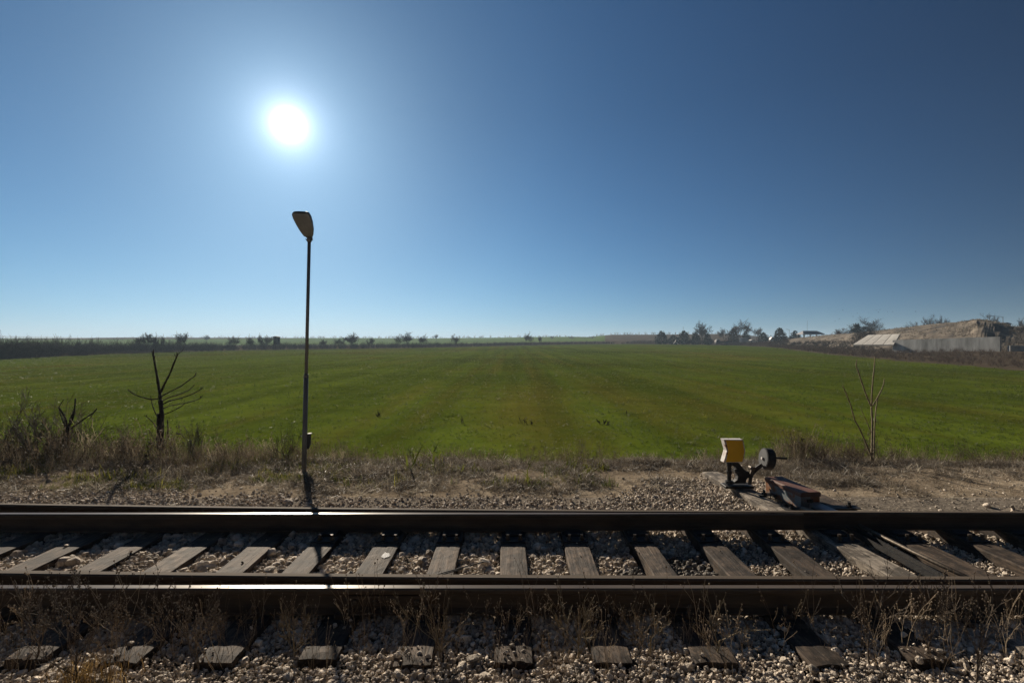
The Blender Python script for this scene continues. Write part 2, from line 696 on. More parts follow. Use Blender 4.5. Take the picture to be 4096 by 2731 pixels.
def ground_z(x, y, detail=True):
    x, y = np.asarray(x, float), np.asarray(y, float)
    r = np.hypot(x, y)
    z = np.interp(y + .35 * vnoise(x * .7, y * .2, 3) * sstep(6.5, 8, y), YP, ZP)
    fld = sstep(9, 14, y)
    z = z + fld * 1.25 * sstep(70, 215, y) * np.exp(-((x - 55) / 75) ** 2)
    d = border_dist(x, y)
    out = np.where(y > 10, np.maximum(d, 0), 0)
    a = np.where(y > 1, PX0 + F * x / np.maximum(y, 1), 0)
    rise = np.interp(a, [300, 1700, 2100, 2600, 3100, 3400, 4100], [.25, .4, .9, 1.6, 1.7, 1.3, 1.15])
    z = z + rise * sstep(0, 22, out) * fld
    z = z + 6.3 * sstep(270, 660, r) * fld * np.interp(a, [-200, 500, 2300, 2500], [.75, 1, 1, .9])
    z = z + np.interp(a, [2350, 2450, 2900, 3100], [0, 3.2, 4.2, 0]) * sstep(300, 420, r) * fld
    if detail:
        z = z + .9 * vnoise(x / 60, y / 60, 5) * sstep(280, 400, r)
        z = z + fld * (.10 * vnoise(x / 9, y / 9, 1) + .05 * vnoise(x / 1.7, y / 1.7, 2)) * sstep(9, 30, y)
        z = z + (.045 * vnoise(x / .35, y / .35, 7) + .07 * vnoise(x / 1.1, y / 1.1, 8)) * sstep(6.0, 7, y) * (1 - sstep(10, 14, y))
    return z


def gz(x, y):
    return float(ground_z(np.array([x]), np.array([y]))[0])


def dryness(x, y):
    """where the crop is thin and yellow: streaks along the drill rows and a poor patch near the track"""
    v = .55 * vnoise(x / 2.6, y / 9, 51) + .85 * vnoise(x / 12, y / 26, 52) + .80 * vnoise(x / .8, y / 60, 53) + .30 * vnoise(x / .5, y / .5, 54)
    poor = np.exp(-((x - 1.5 - .25 * (y - 16)) / 8) ** 2 - ((y - 17.5) / 7.5) ** 2)
    return np.clip(1.15 * v + .45 * poor + .10, 0, 1)


def build_ground():
    th = np.concatenate((np.linspace(-R(64), R(64), 760), np.linspace(R(64), R(296), 90)[1:-1]))
    rr = np.concatenate(([0.0, .25], np.geomspace(.5, 3600, 430)))
    TH, RR = np.meshgrid(th, rr)
    X, Y = (RR * np.sin(TH)).ravel(), (RR * np.cos(TH)).ravel()
    Z = ground_z(X, Y)
    nt, nr = len(th), len(rr)
    i, j = np.meshgrid(np.arange(nr - 1), np.arange(nt), indexing='ij')
    j2 = (j + 1) % nt
    Q = np.stack((i * nt + j, i * nt + j2, (i + 1) * nt + j2, (i + 1) * nt + j), -1).reshape(-1, 4)
    d = border_dist(X, Y)
    r = np.hypot(X, Y)
    a = np.where(Y > 1, PX0 + F * X / np.maximum(Y, 1), 0)
    field = sstep(.6, -.6, d + .9 * vnoise(X, Y, 11) * np.clip(r / 30, .3, 2)) * sstep(9.6, 10.4, Y)
    far = sstep(300, 330, r) * (1 - sstep(690, 720, r + 30 * vnoise(X / 50, Y / 50, 4))) * np.where((a > -2000) & (a < 2420), 1, 0) * (Y > 0)
    far = far * np.where(vnoise(X / 120, Y / 260, 21) > -.33, 1, 0)
    verge = sstep(5.6, 6.4, Y) * (1 - sstep(9.2, 10.2, Y))
    return (np.stack((X, Y, Z), 1), Q, np.zeros((0, 3), np.int64)), {'dry': dryness(X, Y), 'field': field, 'far': far, 'verge': verge}


def ground_mat():
    m, n, l = new_mat('ground_cover')
    tc = n.new('ShaderNodeTexCoord')

    def noise(scale, detail=5, stretch=None):
        v = tc.outputs['Object']
        if stretch:
            mp = n.new('ShaderNodeMapping')
            mp.inputs['Scale'].default_value = stretch
            l.new(v, mp.inputs['Vector'])
            v = mp.outputs[0]
        z = n.new('ShaderNodeTexNoise')
        z.inputs['Scale'].default_value = scale
        z.inputs['Detail'].default_value = detail
        z.inputs['Roughness'].default_value = .65
        l.new(v, z.inputs['Vector'])
        return z.outputs['Fac']

    def mix(f, a, b, blend='MIX'):
        x = n.new('ShaderNodeMix')
        x.data_type = 'RGBA'
        x.blend_type = blend
        if isinstance(f, (int, float)):
            x.inputs[0].default_value = f
        else:
            l.new(f, x.inputs[0])
        l.new(a, x.inputs[6])
        l.new(b, x.inputs[7])
        return x.outputs[2]

    def rmp(f, stops):
        r = ramp(n, stops)
        l.new(f, r.inputs[0])
        return r.outputs[0]

    def attr(k):
        a = n.new('ShaderNodeAttribute')
        a.attribute_name = k
        return a.outputs['Fac']
    # bare earth and dust
    dirt = rmp(noise(2.5, 8), [(.3, (.13, .10, .070)), (.55, (.29, .235, .17)), (.75, (.43, .36, .27))])
    dirt = mix(.5, dirt, rmp(noise(60, 4), [(.35, (.5, .5, .5)), (.65, (1.2, 1.2, 1.2))]), 'MULTIPLY')
    # rough ground beyond the field: dead grass and brush
    brush = rmp(noise(.15, 9), [(.3, (.050, .040, .030)), (.55, (.095, .074, .054)), (.75, (.14, .112, .08))])
    # young crop
    crop = rmp(noise(.9, 8), [(.3, (.056, .080, .010)), (.5, (.078, .108, .013)), (.72, (.104, .132, .018))])
    yel = attr('dry')
    crop = mix(yel, crop, rmp(noise(1.1, 7), [(.3, (.078, .070, .013)), (.7, (.130, .118, .024))]))
    rows = rmp(noise(1.0, 4, (.55, .02, 1)), [(.38, (.74, .74, .72)), (.62, (1.18, 1.18, 1.15))])
    crop = mix(.9, crop, rows, 'MULTIPLY')
    far_crop = rmp(noise(.02, 6), [(.35, (.075, .125, .022)), (.65, (.12, .165, .04))])
    thin = rmp(noise(.016, 5, (1, 1.6, 1)), [(.40, (1.05, 1.05, 1.05)), (.66, (.45, .42, .42))])
    crop = mix(.9, crop, thin, 'MULTIPLY')
    col = mix(attr('verge'), brush, dirt)
    near = n.new('ShaderNodeSeparateXYZ')
    l.new(tc.outputs['Object'], near.inputs[0])
    lt = n.new('ShaderNodeMath')
    lt.operation = 'LESS_THAN'
    lt.inputs[1].default_value = 6.3
    l.new(near.outputs['Y'], lt.inputs[0])
    bed = rmp(noise(25, 6), [(.35, (.11, .092, .074)), (.65, (.30, .26, .21))])
    col = mix(lt.outputs[0], col, bed)
    col = mix(attr('field'), col, crop)
    col = mix(attr('far'), col, far_crop)
    p = n.new('ShaderNodeBsdfPrincipled')
    p.inputs['Roughness'].default_value = 1.0
    p.inputs['Specular IOR Level'].default_value = .0
    l.new(col, p.inputs['Base Color'])
    b = n.new('ShaderNodeBump')
    b.inputs['Strength'].default_value = .6
    b.inputs['Distance'].default_value = .06
    l.new(noise(6, 8), b.inputs['Height'])
    l.new(b.outputs[0], p.inputs['Normal'])
    out = n.new('ShaderNodeOutputMaterial')
    l.new(p.outputs[0], out.inputs['Surface'])
    return m


g, ga = build_ground()
ground = obj('ground', g, ground_mat(), smooth=True, attrs=ga)
tag(ground, kind='structure')


def far_hills():
    px = np.linspace(-1400, 2100, 160)
    crest = np.interp(px, [-1400, -200, 0, 250, 450, 900, 1300, 2100], [1338, 1339, 1340, 1346, 1349, 1352, 1358, 1362])
    D = 2300.0
    top = CZ + (PY0 - crest) / F * D + 3 * vnoise(px / 40, px * 0, 2)
    X = (px - PX0) / F * D
    V, Q = [], []
    for k, (f, dy) in enumerate(((0, -500), (.45, -260), (.85, -90), (1, 0), (.8, 200), (0, 700))):
        V.append(np.stack((X * (1 + dy / D * .3), np.full_like(X, D + dy) + 60 * vnoise(X / 300, X * 0 + k, 9), f * top - 2), 1))
    n = len(px)
    for r_ in range(5):
        for c in range(n - 1):
            Q.append((r_ * n + c, r_ * n + c + 1, (r_ + 1) * n + c + 1, (r_ + 1) * n + c))
    return MB().add(np.concatenate(V), Q)


M['far_hill'] = noise_mat('wooded_far_hill', (.030, .032, .028), (.06, .062, .05), .01, .95)
tag(obj('hills', far_hills(), M['far_hill'], smooth=True), kind='structure')

# ------------------------------------------------------------------ the track
Y_NEAR, Y_FAR = 3.52, 5.02


def rail_profile(w=.072, h=.168):
    """half cross-sections joined: foot, web, head; x across, z up from the top of the sleeper"""
    f, t = .070, .008
    hw = w / 2
    r_ = [(f, 0), (f, .012), (.020, .028), (t, .045), (t, .110), (.018, .124), (hw, .132), (hw, h - .014), (hw - .004, h - .005), (hw - .013, h), ]
    return r_ + [(-a, b) for a, b in reversed(r_)]


def rail(name, label, path, widths=None, top='railtop'):
    mb = MB()
    mi = []
    rings = []
    for i, (x, y) in enumerate(path):
        w = .072 if widths is None else widths[i]
        pr = rail_profile(max(w, .016))
        if widths is not None and w < .07:
            k = w / .072
            pr = [(a if abs(a) < max(w, .016) / 2 else math.copysign(max(w / 2, .012), a), b) for a, b in pr]
        a, b = path[max(0, i - 1)], path[min(len(path) - 1, i + 1)]
        dx, dy = b[0] - a[0], b[1] - a[1]
        L = math.hypot(dx, dy)
        nx, ny = -dy / L, dx / L
        rings.append([(x + nx * p, y + ny * p, q + .004) for p, q in pr])
    n = len(rings[0])
    V = np.array(rings).reshape(-1, 3)
    Q = []
    for i in range(len(rings) - 1):
        for k in range(n):
            j = (k + 1) % n
            Q.append((i * n + k, (i + 1) * n + k, (i + 1) * n + j, i * n + j))
            mi.append(1 if k in (7, 8, 9, 10, 11) else 0)
    caps = ear_clip([(p, q) for p, q in rail_profile()])
    T = [t for t in caps] + [tuple((len(rings) - 1) * n + c for c in t[::-1]) for t in caps]
    mi += [0] * len(T)
    return obj(name, (V, np.array(Q), np.array(T)), [M['rust'], M[top]], mat_idx=mi)


xs = list(np.arange(-40, 40.1, 1.0))
XS = np.concatenate((np.arange(-40, -8, 1.0), np.arange(-8, 8.01, .25), np.arange(9, 41, 1.0)))
tag(rail('rail', 'nearest long brown rail with sunlit top, behind the weeds', [(x, Y_NEAR) for x in XS]), None, 'rail')['label'] = \
    'front running rail nearest the viewer, sunlit top, weeds before it'


def near_blade(x):
    return Y_NEAR + .130 + .0015 * max(0, 4.2 - x) ** 2


bx = [x for x in XS if x <= 7.0]
tag(rail('rail', '', [(x, near_blade(x)) for x in bx], [.072 if x < 5 else .072 - .028 * (x - 5) for x in bx], 'railtop_dull'),
    'narrow-gap inner rail lying just behind the front running rail', 'rail', )


def far_sep(x):
    t = max(0.0, 2.0 - x)
    return .072 + .012 * t + .0024 * t * t


fx = [x for x in XS if x <= 3.2]
tag(rail('rail', '', [(x, Y_FAR) for x in fx], [.072 if x < .5 else .072 - .021 * (x - .5) for x in fx]),
    'bright-topped tapering inner rail just in front of the farthest rail', 'rail')
tag(rail('rail', '', [(x, Y_FAR + (far_sep(x) if x < 2.0 else .072 - .010 * min(3.0, x - 2.0))) for x in XS], None, 'railtop_dull'),
    'farthest rail, next to the gravel verge and the switch box', 'rail')

SLEEPERS = [  # x, variant, label
    (-5.40, 0, 'weathered wooden sleeper at the far left end of the track'),
    (-4.80, 1, 'second wooden sleeper from the left end, half hidden by the rails'),
    (-4.20, 0, 'third wooden sleeper from the left end, cut by the picture edge'),
    (-3.60, 2, 'wooden sleeper with smooth brown top, leftmost fully shown between the rails'),
    (-3.00, 1, 'wooden sleeper behind the big branching weed, second fully shown from the left'),
    (-2.386, 3, 'cracked wooden sleeper with a pale blotch, left of the lamp shadow'),
    (-1.82, 0, 'grooved wooden sleeper with split top, next left of the lamp shadow'),
    (-1.20, 1, 'blackened wooden sleeper carrying the round white splash'),
    (-.606, 2, 'wooden sleeper crossed by the two black wires'),
    (.014, 3, 'pitted wooden sleeper pointing straight away from the viewer'),
    (.614, 0, 'greyish cracked wooden sleeper right of the straight-on one'),
    (1.25, 4, 'wooden sleeper with a rotten notch bitten out of its left edge'),
    (1.92, 2, 'brown sleeper right of the notched one, sunk deep in stones'),
    (2.57, 1, 'dark crusted wooden sleeper just left of the long switch timber'),
    (3.25, 5, 'long grey timber carrying the yellow switch stand'),
    (3.91, 6, 'long timber under the right side of the rusty switch box'),
    (4.52, 3, 'wooden sleeper next right of the switch box timbers'),
    (5.12, 0, 'wooden sleeper at the right end of the track'),
    (5.72, 2, 'last wooden sleeper, at the right edge of the picture'),
]


def timber_mesh(y0, y1, w, seed, notch=False, skew=0.0):
    """hewn block along y with worn arrises and slightly wavy faces"""
    r_ = np.random.default_rng(seed)
    ny, h = 46, .16
    ys = np.linspace(y0, y1, ny)
    prof = [(-.5, -h), (-.5, -.05), (-.5, -.014), (-.47, -.002), (-.25, 0), (-.05, -.001), (.15, .001), (.3, 0), (.47, -.003), (.5, -.016), (.5, -.06), (.5, -h)]
    V = []
    for i, y in enumerate(ys):
        wob = .004 * math.sin(i * .22 + seed) + .0012 * r_.standard_normal()
        for a, z in prof:
            x = a * w + (wob if abs(a) > .4 else 0)
            zz = z + (.0007 * r_.standard_normal() if z > -.03 else 0)
            if notch and a <= -.45 and 3.85 < y < 4.72:
                bite = .075 * math.sin(math.pi * (y - 3.85) / .87) ** .6
                x += bite
            if i in (0, ny - 1):
                zz -= .006 * (z > -.02)
            V.append((x + skew * (y - 4.0), y + (.008 * r_.standard_normal() if i in (0, ny - 1) else 0), zz))
    n = len(prof)
    Q = [(i * n + k, i * n + k + 1, (i + 1) * n + k + 1, (i + 1) * n + k) for i in range(ny - 1) for k in range(n - 1)]
    T = []
    for b, fl in ((0, False), ((ny - 1) * n, True)):
        for k in range(1, n - 1):
            T.append((b, b + k + 1, b + k) if fl else (b, b + k, b + k + 1))
    return MB().add(V, Q, T)


def bolt_mb(x, y, z, r_=.013, h=.04):
    mb = MB()
    mb.tube([(x, y, z), (x, y, z + h * .35)], r_ * 1.7, 6)
    mb.tube([(x, y, z + h * .35), (x, y, z + h)], r_, 8)
    return mb


timbers = {
    0: timber_mesh(2.96, 5.60, .240, 1), 1: timber_mesh(2.99, 5.62, .245, 2), 2: timber_mesh(2.94, 5.58, .235, 3),
    3: timber_mesh(2.97, 5.60, .240, 4), 4: timber_mesh(2.96, 5.60, .265, 5, True), 5: timber_mesh(2.95, 7.30, .250, 6, skew=-.085),
    6: timber_mesh(2.95, 6.25, .250, 7, skew=-.03)}
tmesh = {}
for k, mb in timbers.items():
    V, Q, T = mb.arrays()
    me = make_mesh('timber', V, Q, T)
    me.materials.append(M['wood_pale'] if k == 5 else M['wood'])
    tmesh[k] = me
plate = MB().box(-.10, .10, 3.36, 3.68, .001, .006).arrays()
plate_me = make_mesh('base_plate', *plate)
plate_me.materials.append(M['steel_dark'])
clip = MB()
clip.box(-.045, .045, 3.395, 3.452, .0065, .034, .008)
clip_me = make_mesh('rail_clip', *clip.arrays())
clip_me.materials.append(M['rust'])
nb_me = make_mesh('bolt', *bolt_mb(0, 3.425, .034, .013, .055).arrays())
nb_me.materials.append(M['bolt'])
chair = MB()
chair.box(-.115, .115, 4.70, 5.19, .001, .010)
chair.box(-.085, .085, 4.83, 4.945, .0105, .036, .012)
chair_me = make_mesh('slide_chair', *chair.arrays())
chair_me.materials.append(M['steel_dark'])
cb = [make_mesh('bolt', *bolt_mb(sx, 4.755, .010, .016, .052).arrays()) for sx in (-.055, .065)]
for c_ in cb:
    c_.materials.append(M['bolt'])
for i, (x, v, lab) in enumerate(SLEEPERS):
    t = thing('sleeper', lab, 'sleeper', (x, 0, 0), 0, 'wooden sleepers under the rails')
    obj('timber', tmesh[v], None, t)
    p = obj('base_plate', plate_me, None, t)
    obj('rail_clip', clip_me, None, p)
    if i % 2 == 0 or x > 1:
        obj('bolt', nb_me, None, p)
    if x > -2:
        c_ = obj('slide_chair', chair_me, None, t)
        for b_ in cb:
            obj('bolt', b_, None, c_)
    if v == 5:
        for yy, xx in ((6.15, -.13), (5.62, -.09)):
            pm = MB().box(xx - .02, xx + .26, yy - .055, yy + .055, .004, .016)
            q_ = obj('tie_plate', pm, M['steel_dark'], t)
            obj('bolt', bolt_mb(xx + .06, yy, .016, .017, .05), M['steel_dark'], q_)
    if v == 6:
        pm = MB().box(-.25, .12, 5.62, 5.74, .004, .016)
        q_ = obj('tie_plate', pm, M['steel_dark'], t)
        obj('bolt', bolt_mb(.02, 5.68, .016, .018, .055), M['steel_dark'], q_)
    if abs(x + 1.20) < .01:
        sp = MB()
        r_ = np.random.default_rng(3)
        a = np.linspace(0, 2 * math.pi, 28, endpoint=False)
        rad = .036 * (1 + .22 * r_.standard_normal(28) * .6)
        V = [(0.055, 4.42, .0065)] + [(0.055 + rad[k] * math.cos(a[k]), 4.42 + 1.5 * rad[k] * math.sin(a[k]), .005) for k in range(28)]
        sp.add(V, None, [(0, 1 + k, 1 + (k + 1) % 28) for k in range(28)])
        tag(obj('white_splash', sp, M['white_splash'], t), 'round white splash on the dark wood')

# fishplate joint on the front rail
fp = thing('rail_joint', 'bolted fishplate joining the front rail, behind the weeds', 'rail joint', (-.9, Y_NEAR, 0))
obj('fishplate', MB().box(-.30, .30, -.030, -.0085, .05, .118, .006), M['rust'], fp)
for k in (-.22, -.08, .08, .22):
    obj('bolt', MB().tube([(k, -.030, .083), (k, -.052, .083)], .016, 6), M['bolt'], fp)

# throw bars between the long switch timbers
rod = thing('throw_rod', 'rusty round throw rod lying between the switch timbers', 'rod', (3.62, 0, 0))
obj('rod', MB().tube([(.10, 3.62, .03), (.02, 4.4, .032), (-.02, 5.2, .034), (-.05, 5.78, .05)], .018, 10), M['bolt'], rod, smooth=True)
chn = thing('channel_bar', 'grey channel bar beside the round throw rod', 'bar', (3.50, 0, 0))
cm = MB()
cm.box(-.05, .05, 3.68, 5.62, -.02, -.008)
cm.box(-.05, -.04, 3.68, 5.62, -.0075, .03)
cm.box(.04, .05, 3.68, 5.62, -.0075, .03)
obj('bar', cm, M['steel_dark'], chn)
for x0, pts in ((0, [(-.92, 3.72, .02), (-.62, 4.00, .03), (-.25, 4.25, .02)]), (1, [(-.95, 3.745, .02), (-.60, 3.99, .028), (-.42, 4.12, .02)])):
    w_ = obj('wire', MB().tube(pts, .005, 6), M['steel_dark'], smooth=True)
    tag(w_, ('longer' if x0 == 0 else 'shorter') + ' black wire lying across a sleeper behind the front rail', 'wire', 'black wires on the sleeper')

# ------------------------------------------------------------------ gravel
def stone_templates(k, sub, seed):
    r_ = np.random.default_rng(seed)
    out = []
    for _ in range(k):
        v, t = (ICO1 if sub == 1 else ICO2 if sub == 2 else ICO0)
        v = v.copy()
        for _p in range(9):
            nrm = r_.standard_normal(3)
            nrm /= np.linalg.norm(nrm)
            h = r_.uniform(.42, .80)
            dd = v @ nrm - h
            v -= np.maximum(dd, 0)[:, None] * nrm
        v *= r_.uniform(.75, 1.25, 3) * (1, 1, .78)
        v = v / np.abs(v).max() * .95 + .03 * r_.standard_normal(v.shape)
        out.append((v, np.zeros((0, 4), np.int64), t))
    return out


ST1, ST0 = stone_templates(14, 1, 5), stone_templates(10, 0, 6)


def strew(x0, x1, y0, y1, step, size, zfun, tmpl, keep=None, spread=.45, zj=.25):
    nx, ny = int((x1 - x0) / step), int((y1 - y0) / step)
    X, Y = np.meshgrid(np.linspace(x0, x1, nx), np.linspace(y0, y1, ny))
    X = X.ravel() + rng.uniform(-.7, .7, nx * ny) * step
    Y = Y.ravel() + rng.uniform(-.7, .7, nx * ny) * step
    S = size * np.exp(spread * rng.standard_normal(len(X)))
    S = np.clip(S, size * .4, size * 2.1) * np.where((Y > 3.5) & (Y < 5.2), np.interp(X, [-2, 2.5], [1.05, .72]), 1.0)
    if keep is not None:
        k = keep(X, Y)
        X, Y, S = X[k], Y[k], S[k]
    Z = zfun(X, Y) + S * rng.uniform(-.3, zj, len(X))
    n = len(X)
    return np.stack((X, Y, Z), 1), S, rng.integers(0, len(tmpl), n)


SX = np.array([s[0] for s in SLEEPERS])


def on_sleeper(x, y, m=.125):
    d = np.abs(x[:, None] - SX[None])
    w = np.full(len(SX), m)
    sk = np.zeros(len(SX))
    sk[14], sk[15] = -.085, -.03
    d = np.abs(x[:, None] - SX[None] - sk[None] * (y[:, None] - 4))
    far = np.where(np.isin(np.arange(len(SX)), (14, 15)), 7.3, 5.62)
    return ((d < w) & (y[:, None] > 2.95) & (y[:, None] < far[None])).any(1)


def bedz(x, y):
    return np.interp(y, [2.0, 2.6, 2.9, 3.0, 3.3, 3.6, 4.6, 5.0, 5.3], [-.045, -.030, -.038, -.035, -.028, -.045, -.045, -.03, -.05]) + \
        .03 * vnoise(x / .5, y / .5, 31) - np.where(y > 3.5, .050, .0) * sstep(.2, 2.6, x) - .008


def put_gravel(name, label, pieces, mat, tmpl):
    P = np.concatenate([p[0] for p in pieces])
    S = np.concatenate([p[1] for p in pieces])
    K = np.concatenate([p[2] for p in pieces])
    mesh, at_ = scatter(tmpl, K, P, rng.uniform(0, 6.28, len(P)), S, tilt=rng.uniform(-1.2, 1.2, len(P)))
    o = obj(name, mesh, mat, attrs=at_)
    return tag(o, label, 'gravel', None, 'stuff')


dark_zone = lambda x, y: (np.hypot((x - 1.55) / .62, (y - 4.05) / .50) + .5 * vnoise(x / .12, y / .12, 8) < 1)
free = lambda x, y: ~on_sleeper(x, y)
pieces = [
    strew(-7.0, 7.0, 1.9, 3.52, .026, .0142, bedz, ST1, lambda x, y: free(x, y) & ((y < 3.5)), zj=.5),
    strew(-7.0, 7.0, 2.35, 3.50, .075, .022, bedz, ST1, lambda x, y: free(x, y) & (rng.random(len(x)) < .55), zj=.5),
    strew(-6.2, 6.2, 3.5, 5.25, .036, .022, bedz, ST1, lambda x, y: free(x, y) & ~dark_zone(x, y), zj=.4),
    strew(-6.2, 1.0, 3.55, 5.05, .085, .036, bedz, ST1, lambda x, y: free(x, y) & (rng.random(len(x)) < .62), zj=.5),
    strew(1.0, 6.2, 3.55, 5.05, .10, .030, bedz, ST1, lambda x, y: free(x, y) & ~dark_zone(x, y) & (rng.random(len(x)) < .35), zj=.4),
    strew(-6.0, 6.0, 2.93, 3.30, .045, .013, lambda x, y: np.full(len(x), .006), ST1, lambda x, y: on_sleeper(x, y, .12) & (vnoise(x / .25, y / .2, 88) + .5 > .58), zj=.1),
    strew(-6.0, 6.0, 2.9, 5.0, .22, .011, lambda x, y: np.full(len(x), .008), ST1, lambda x, y: on_sleeper(x, y, .10) & (rng.random(len(x)) < .5), zj=.1),
]
put_gravel('ballast_gravel', 'pale angular track ballast stones between and beside the rails', pieces, M['stone'], ST1)
fine = [strew(-6.0, 6.0, 2.45, 3.45, .021, .0085, lambda x, y: bedz(x, y) + .004, ST0, free, zj=.9),
        strew(-5.6, 5.6, 3.6, 5.0, .024, .0095, lambda x, y: bedz(x, y) + .004, ST0, lambda x, y: free(x, y) & ~dark_zone(x, y), zj=.9)]
put_gravel('fine_gravel', 'fine stone chips filling the gaps between the ballast stones', fine, M['stone'], ST0)
pieces = [strew(.7, 2.4, 3.6, 4.7, .034, .021, lambda x, y: bedz(x, y) + .006, ST1, lambda x, y: free(x, y) & dark_zone(x, y), zj=.4)]
put_gravel('oily_gravel', 'blackened oily ballast stones around the notched sleeper', pieces, M['stone_dark'], ST1)


def verge_keep(x, y):
    lim = 6.20 + .45 * vnoise(x / .8, x * 0, 41) + .75 * sstep(1.0, 2.3, x) * (1 - sstep(3.4, 4.2, x)) * 1.4 + .25 * sstep(-2.5, -4.5, x) - .55 * sstep(3.6, 4.4, x)
    return free(x, y) & (rng.random(len(x)) < np.clip((lim + .25 - y) / .5, .0, 1))


gzf = lambda x, y: ground_z(x, y)
pieces = [
    strew(-8.5, 8.5, 5.10, 7.4, .028, .0155, gzf, ST0, verge_keep, zj=.6),
    strew(-8.5, 8.5, 5.15, 7.2, .11, .034, gzf, ST1, lambda x, y: verge_keep(x, y) & (rng.random(len(x)) < .5), zj=.4),
    strew(-9, 9, 5.9, 8.4, .13, .012, gzf, ST0, None, zj=.4),
]
pieces.append(strew(2.4, 10.5, 5.9, 8.3, .09, .007, gzf, ST0, lambda x, y: free(x, y) & (rng.random(len(x)) < .75), zj=.4))
P0 = [pieces[0], pieces[2], pieces[3]]
put_gravel('verge_gravel', 'small cream stones along the outer side of the farthest rail', P0, M['stone'], ST0)
for (px, py, s, lab) in ((2235, 2028, .075, 'squarish cream rock on the verge just beyond the rails'),
                         (1150, 2010, .075, 'rounded pale rock on the verge left of the lamp shadow'),
                         (2305, 1990, .05, 'small pale rock on dry verge behind the squarish one'),
                         (2630, 1988, .055, 'pale rock where the verge gravel meets dry grass'),
                         (2585, 1930, .05, 'rounded rock on the verge left of the long timber'),
                         (1935, 2262, .085, 'large cream stone between two sleepers left of centre'),
                         (1130, 1992, .045, 'flat pale rock on the grass just left of the lamp shadow'),
                         (3950, 2022, .05, 'lone orange-cream rock on the verge at far right')):
    zz = -.03 if py > 2100 else -.075
    d = F * (CZ - zz) / (py - PY0)
    p = at(px, py, d)
    mb = MB()
    v, _, t_ = ST1[int(px) % 14]
    mb.add(v * s, None, t_)
    o = obj('rock', mb, M['stone'], loc=p, attrs={'rnd': np.full(len(v), .75)})
    o.rotation_euler = (.2, .3, px * .01)
    tag(o, lab, 'rock', 'loose rocks beside the track')

# ------------------------------------------------------------------ station lamp
M['galv'] = noise_mat('rusty_grey_pole', (.10, .105, .115), (.20, .20, .20), 6, .55, .1, 40, c3=(.085, .045, .025), lo=.3, hi=.8, stretch=(1, 1, .3), metallic=.2)
M['lampgrey'] = noise_mat('lamp_housing', (.15, .15, .155), (.22, .22, .22), 5, .45)
M['dark_box'] = noise_mat('dark_grey_box', (.045, .047, .05), (.08, .08, .08), 6, .7)
M['lampglass'] = noise_mat('dusty_lamp_glass', (.55, .55, .54), (.66, .66, .65), 7, .3, trans=.6, spec=.5)
lx, ly = -3.295, 7.72
lz = gz(lx, ly)
lamp = thing('street_lamp', 'slender grey station lamp post with tilted head below the sun', 'street lamp', (lx, ly, lz))
top_z = 3.56 - lz
lean = .085
P = lambda z: (lean * z / top_z, 0, z)
zmid = 1.94 - (1500 - PY0) / F * ly - lz
obj('lower_pole', MB().tube([P(-.25), P(zmid)], .036, 16), M['galv'], lamp, smooth=True)
obj('upper_pole', MB().tube([P(zmid - .02), P(top_z)], .0255, 16), M['galv'], lamp, smooth=True)
obj('pole_collar', MB().tube([P(zmid - .035), P(zmid + .02)], [.040, .031], 16), M['galv'], lamp, smooth=True)
zb = 1.94 - (1766 - PY0) / F * ly - lz
jb = MB()
poly = [(-.05, -.12), (-.05, .115), (.05, .115), (.055, .10), (.052, -.05), (.025, -.12)]
jb.prism(poly, (0.9, .43, 0), (0, 0, 1), (P(zb)[0] + .035, .02, zb), (-.03, .062, 0))
obj('fuse_box', jb, M['dark_box'], lamp)
obj('fuse_box_lid', MB().box(P(zb)[0] + .034, P(zb)[0] + .088, .0, .085, zb + .116, zb + .126), M['dark_box'], lamp)
obj('clamp_bolt', MB().tube([(P(zb)[0] - .058, -.01, zb + .09), (P(zb)[0] - .03, -.01, zb + .09)], .009, 8), M['lampgrey'], lamp)
# head: local u runs outwards along the arm, w across, n up out of its back
au = Vector((.015, -.36, .275)).normalized()
aw = Vector((1, -.12, .18)).cross(au).cross(au) * -1
aw = (Vector((1, 0, .0)) - au * Vector((1, 0, .0)).dot(au)).normalized()
an = aw.cross(au).normalized()
if an.z < 0:
    an = -an
hp = Vector(P(top_z)) + Vector((0, 0, .02))


def head_pt(u, w, h):
    return hp + au * u + aw * w + an * h


stations = [(-.06, .035, .045, -.02), (.0, .045, .055, -.025), (.05, .075, .075, -.03), (.14, .105, .095, -.03), (.27, .128, .105, -.03), (.38, .137, .10, -.03),
            (.45, .130, .08, -.025), (.475, .112, .05, -.018), (.482, .09, .03, -.01)]
hm, hv = MB(), []
N = 14
for u, w, h, b in stations:
    for k in range(N):
        t = math.pi * k / (N - 1)
        c = math.copysign(abs(math.cos(t)) ** .55, math.cos(t))
        hv.append(head_pt(u, w * c, h * max(0.0, math.sin(t)) ** .6))
Q = [(i * N + k, i * N + k + 1, (i + 1) * N + k + 1, (i + 1) * N + k) for i in range(len(stations) - 1) for k in range(N - 1)]
Q += [(i * N + N - 1, i * N, (i + 1) * N, (i + 1) * N + N - 1) for i in range(len(stations) - 1)]
T = [(0, k + 1, k) for k in range(1, N - 1)]
hm.add(hv, Q, T)
head = obj('lamp_head', hm, M['lampgrey'], lamp, smooth=False)
gm, gv = MB(), []
for u, w, h, b in stations[2:8]:
    for k in range(N):
        t = math.pi * k / (N - 1)
        c = math.copysign(abs(math.cos(t)) ** .6, math.cos(t))
        gv.append(head_pt(u, w * .94 * c, -.004 + b * 1.1 * max(0.0, math.sin(t)) ** .7))
ng = 6
Q = [(i * N + k, i * N + k + 1, (i + 1) * N + k + 1, (i + 1) * N + k) for i in range(ng - 1) for k in range(N - 1)]
